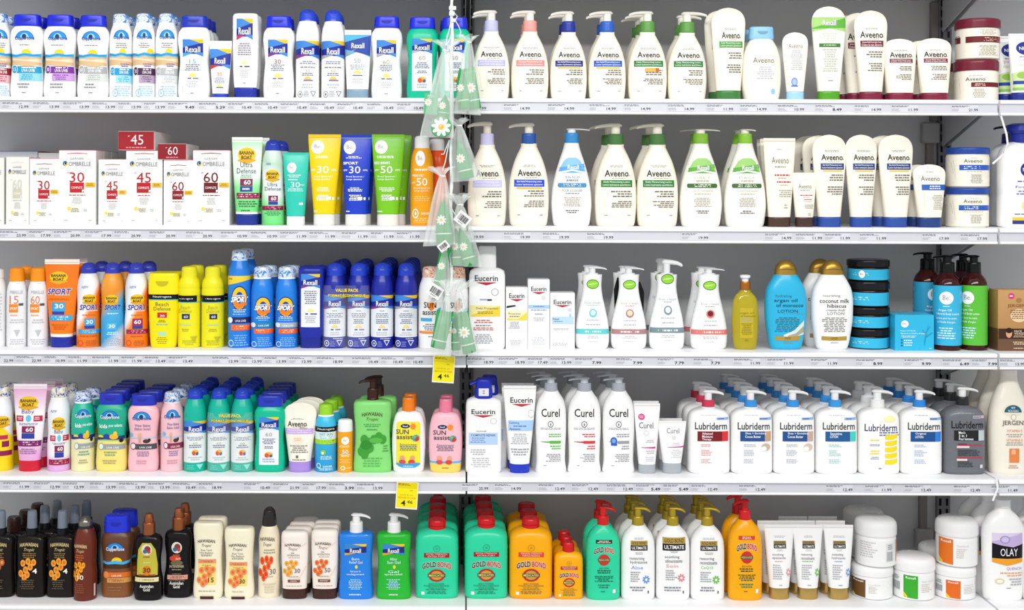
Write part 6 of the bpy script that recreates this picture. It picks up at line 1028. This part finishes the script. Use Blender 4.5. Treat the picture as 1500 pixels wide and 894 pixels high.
# ------------------------------------------------------------------ hanging strip with sheer bags
BAG = mat('#f4faf6', .28, alpha=.31, spec=.6)
GTUBE, GCAP = mat('#1c9a45', .3), mat('#1c9a45', .35)
def at(px, py, y): return Vector(((px - VX) * (DIST + y) / FPX, y, (VY - py + (px - VX) * ROLL) * (DIST + y) / FPX))
strip = empty('display_strip', at(661, 0, -.028)); tag(strip, 'white beaded plastic strip holding the sheer gift bags', 'hanging strip')
o0 = strip.location
pts = [at(661 + .8 * math.sin(k * .9), -36 + k * 10.0, -.028) - o0 for k in range(47)]
obj('cord', mesh('cord', *sweep(pts, [.0030 + .0012 * (k % 2) for k in range(47)], 8), [mat('#f4f6f5', .35)]), strip)
for k, (px, py, w, h) in enumerate(((662, 12, .008, .0045), (661, 20, .006, .005), (663, 30, .006, .004))):
    q = at(px, py, -.031) - o0
    obj('clip', mesh('clip', *box(q.x - w, q.x + w, q.y - .004, q.y + .003, q.z - h, q.z + h, .001), [mat('#f7f8f8', .3)]), strip)
def ribbon(pp, y=-.035):
    P = [at(a, b, y) - o0 for a, b in pp]
    obj('tie', mesh('tie', *sweep(P, .0011, 6), [mat('#f6f8f7', .35)]), strip)
ribbon([(664, 18), (669, 24), (666, 30), (671, 38), (674, 46), (673, 56)])
ribbon([(660, 30), (657, 45), (654, 55), (652, 66)])
ribbon([(661, 50), (657, 60), (653, 66)])
ribbon([(658, 205), (654, 215), (650, 226), (646, 226)])
ribbon([(658, 206), (655, 222), (652, 238), (648, 250)])
ribbon([(659, 300), (664, 310), (668, 316)])
DA = lambda x, y, k, ry: flower(x, y, k, ry, '#f4f6f0', '#f0c02c', 9)
def bag(label, neck, ruffle, bl, br, y, seed, thick=.024):
    """Sheer drawstring bag: gathered neck, ruffled mouth, flat seam at the foot; neck and foot corners read off the photo."""
    rnd = random.Random(seed); N, K = 44, 26
    n_, rf = at(*neck, y), at(*ruffle, y); a, b = at(*bl, y), at(*br, y)
    mid = (a + b) / 2; half = (b - a).length / 2; dirv = (b - a).normalized()
    root = empty('gift_bag', mid); tag(root, label, 'bag', 'sheer gift bags on the hanging strip')
    ph = [rnd.uniform(0, 6.28) for _ in range(4)]
    Vs, Fs = [], []
    for k in range(K + 1):
        s = k / K
        if s < .16:
            q = s / .16; c0 = rf.lerp(n_, q); hw = half * (.52 * (1 - q) ** 1.2 + .15); hd = thick * (.5 * (1 - q) + .22); amp = .30 * (1 - q) + .05; dr = Vector((1, 0, 0))
        else:
            q = (s - .16) / .84; c0 = n_.lerp(mid, q); e = q ** .75
            hw = half * (.15 + .85 * min(1, e * 1.02)); hd = thick * (.22 + .78 * min(1, q / .4) ** .8) * (1 if q < .8 else 1 - .3 * (q - .8) / .2); amp = .10 * (1 - q) + .03
            dr = Vector((1, 0, 0)).lerp(dirv, q).normalized()
        for j in range(N):
            t = 2 * math.pi * j / N
            w = 1 + amp * math.sin(9 * t + ph[0]) + amp * .6 * math.sin(5 * t + ph[1] + 3 * s) + .04 * math.sin(14 * t + 6 * s + ph[2])
            p = c0 + dr * (hw * w * math.cos(t)) + Vector((0, 1, 0)) * (hd * w * math.sin(t)) + Vector((0, 0, .0022 * math.sin(4 * t + ph[3]) * (1 - abs(2 * s - 1) if s > .16 else 1.6)))
            Vs.append(p - mid)
    for k in range(K):
        for j in range(N): Fs.append((k * N + j, k * N + (j + 1) % N, (k + 1) * N + (j + 1) % N, (k + 1) * N + j))
    Fs.append(tuple(range(K * N, K * N + N)))
    obj('film', mesh('film', Vs, Fs, [BAG], angle=60), root)
    nk = n_ - mid
    ring = [nk + Vector((half * .19 * math.cos(t), thick * .32 * math.sin(t), .001 * math.sin(2 * t))) for t in [2 * math.pi * k / 16 for k in range(17)]]
    obj('drawstring', mesh('drawstring', *sweep(ring, .0012, 6), [mat('#f8faf9', .4)]), root)
    return root
def gtube(label, tip, foot, w, y, face=False, daisy=True, capf=.2):
    """Small green tube, cap down, between its tip and foot in the photo."""
    a, b = at(*foot, y), at(*tip, y); H = (b - a).length
    c = C(); c.H, c.hw, c.cx, c.row = H, w / 2 * (DIST + y) / FPX, tip[0], 3
    c.root = empty('sample_tube', a); tag(c.root, label, 'tube', 'green sample tubes in the gift bags')
    d = b - a; c.root.rotation_euler = (0, math.atan2(d.x, d.z), 0)
    r = c.hw * .92
    part(c, 'cap', Surf([(0, .94, .94, 2), (.06, 1, 1, 2), (1, 1, 1, 2)], 0, capf * H, r, r * .75, K=3, N=24), GCAP)
    part(c, 'ring', Surf([(0, 1, 1, 2), (1, 1, 1, 2)], capf * H, (capf + .03) * H, r * 1.01, r * .76, K=2, N=24), '#d9ecdc')
    if face: pr = [(0, .9, .9, 2), (.5, .97, .6, 2.2), (.94, 1.05, .08, 3), (1, 1.05, .07, 4)]
    else: pr = [(0, .95, .95, 2), (.4, .85, 1, 2), (.8, .42, 1.1, 2.2), (.96, .14, 1.15, 2.6), (1, .1, 1.15, 2.6)]
    s = Surf(pr, (capf + .02) * H, H, c.hw, c.hw * .72, K=14, N=28); part(c, 'body', s, GTUBE)
    if daisy: decorate(c, s, DA(-.25 if not face else -.1, .52, .8 if face else .6, .8 * c.hw / H if face else .6 * c.hw / H), name='daisy_print')
def barcode(root, px, py, y, ang, w=10.5, h=9):
    """Small paper barcode sticker on a bag."""
    q = at(px, py, y); sc = (DIST + y) / FPX
    o = obj('barcode_sticker', mesh('barcode_sticker', *box(-w * sc, w * sc, -.0003, 0, -h * sc, h * sc), [mat('#f2f2f0', .5)], smooth=False), root, q - root.location)
    o.rotation_euler = (0, math.radians(ang), 0)
    rnd = random.Random(int(px)); bars = []; x = -.72
    while x < .72:
        t = rnd.choice((.05, .09, .14)); bars.append(R(x, -.45, x + t, .6, '#3a3c40')); x += t + rnd.choice((.05, .08))
    obj('barcode_print', label_mesh(bars + [F(0, -.8, -.55, 1.2, 1, '#77797c')], Flat(.0003), w * sc, h * sc), o)
B = bag('sheer white gift bag with round daisy tin, uppermost of the cluster', (652, 74), (655, 60), (615, 201), (664, 202), -.060, 1)
gtube('green sample tube behind the round daisy tin', (652, 140), (648, 172), 20, -.056)
tin = empty('daisy_tin', at(646, 186, -.074)); tag(tin, 'round green tin with a large daisy print', 'tin'); tin.rotation_euler = (math.radians(90), 0, 0)
rt = 15.5 * (DIST - .074) / FPX
obj('body', mesh('body', *Surf([(0, .96, .96, 2), (.1, 1, 1, 2), (.85, 1, 1, 2), (1, .95, .95, 2)], -.006, .006, rt, rt, K=4, N=36).data(), [mat('#4aa868', .3)]), tin)
dm = label_mesh(flower(0, .0, .95, .95, '#f4f6f2', '#e8b424', 9), Flat(.0062), rt, rt)
od = obj('daisy_print', dm, tin); od.rotation_euler = (math.radians(-90), 0, 0)
card = empty('sample_card', at(631, 146, -.066)); tag(card, 'pale green sample card beside the round daisy tin', 'card', None)
w = 10 * (DIST - .058) / FPX
obj('paper', mesh('paper', *box(-w, w, -.0008, 0, -w * 2.2, w * .9), [mat('#5cae7a', .4)], smooth=False), card)
obj('daisy_print', label_mesh(DA(-.4, -.4, .6, .6) + [F(0, .3, .7, 1.4, 3, '#d8f0de')], Flat(.0008), w, w), card); card.rotation_euler = (0, math.radians(3), 0)
bag('sheer white gift bag with two slanted green tubes at the top', (686, 62), (684, 53), (664, 166), (703, 169), -.038, 2)
gtube('green sample tube close to the top bag seam', (673, 100), (680, 160), 20, -.042)
gtube('green sample tube leaning beside another at the top', (684, 100), (696, 160), 20, -.034, True)
bag('sheer white gift bag with one pointed green tube, half way up', (672, 184), (668, 174), (661, 267), (706, 264), -.034, 3)
gtube('pointed green tube with daisy half way up', (671, 204), (684, 262), 24, -.034)
B = bag('sheer white gift bag with barcode sticker and pointed green tube', (648, 258), (644, 246), (620, 361), (666, 358), -.062, 4)
gtube('pointed green tube with daisy beside the barcode sticker', (649, 291), (651, 356), 26, -.062)
barcode(B, 678, 321, -.080, 38)
B = bag('sheer white gift bag with two dark green tubes', (674, 300), (670, 285), (659, 389), (706, 391), -.034, 5)
gtube('dark green tube standing upright in the crowded bag', (668, 335), (671, 388), 21, -.030)
gtube('dark green tube leaning in the crowded bag', (674, 334), (690, 389), 22, -.040)
B = bag('sheer white gift bag with narrow green sachet and barcode', (652, 366), (652, 356), (627, 444), (660, 441), -.042, 6, .015)
gtube('narrow green sachet with white dots', (653, 364), (642, 418), 15, -.042, True, True, .1)
barcode(B, 638, 427, -.060, 32)
barcode(B, 650, 361, -.086, -38, 8, 6)
bag('sheer white gift bag with thick green tube, lowest in the cluster', (656, 432), (657, 412), (631, 516), (661, 522), -.078, 7, .019)
gtube('thick green tube with rounded cap, lowest in the cluster', (653, 456), (642, 510), 24, -.078, True, False)
bag('sheer white gift bag with daisy printed tube, lowest of all', (672, 425), (684, 412), (664, 521), (702, 518), -.036, 8)
gtube('green tube with large daisy print, lowest of all', (675, 458), (689, 517), 22, -.040, True)
gtube('green tube hidden behind the daisy printed tube', (667, 458), (669, 513), 15, -.030)
# white cables drooping from the shelf ends
for nm, pp, lb in (('cable', [(1466, 170), (1469, 180), (1474, 196), (1476, 212), (1470, 226), (1461, 234), (1454, 240)], 'white cable drooping over the navy emblem bottles'), ('cable', [(1461, 700), (1463, 716), (1459, 726), (1456, 734)], 'short white cable at the fourth shelf joint')):
    q0 = at(*pp[0], -.006); P = [at(a, b, -.006) - q0 for a, b in pp]
    o = obj(nm, mesh(nm, *sweep(P, .0024, 8), [mat('#f2f2f2', .4)]), None, q0); tag(o, lb, 'cable', 'white cables at the shelf joints')
# store floor of the aisle
o = obj('floor', mesh('floor', *box(-3, 3.4, -4.2, YB + .02, -1.62, -1.6), [mat('#b9b7b2', .35)], smooth=False)); o['kind'] = 'structure'; o['label'] = 'pale store floor of the aisle'
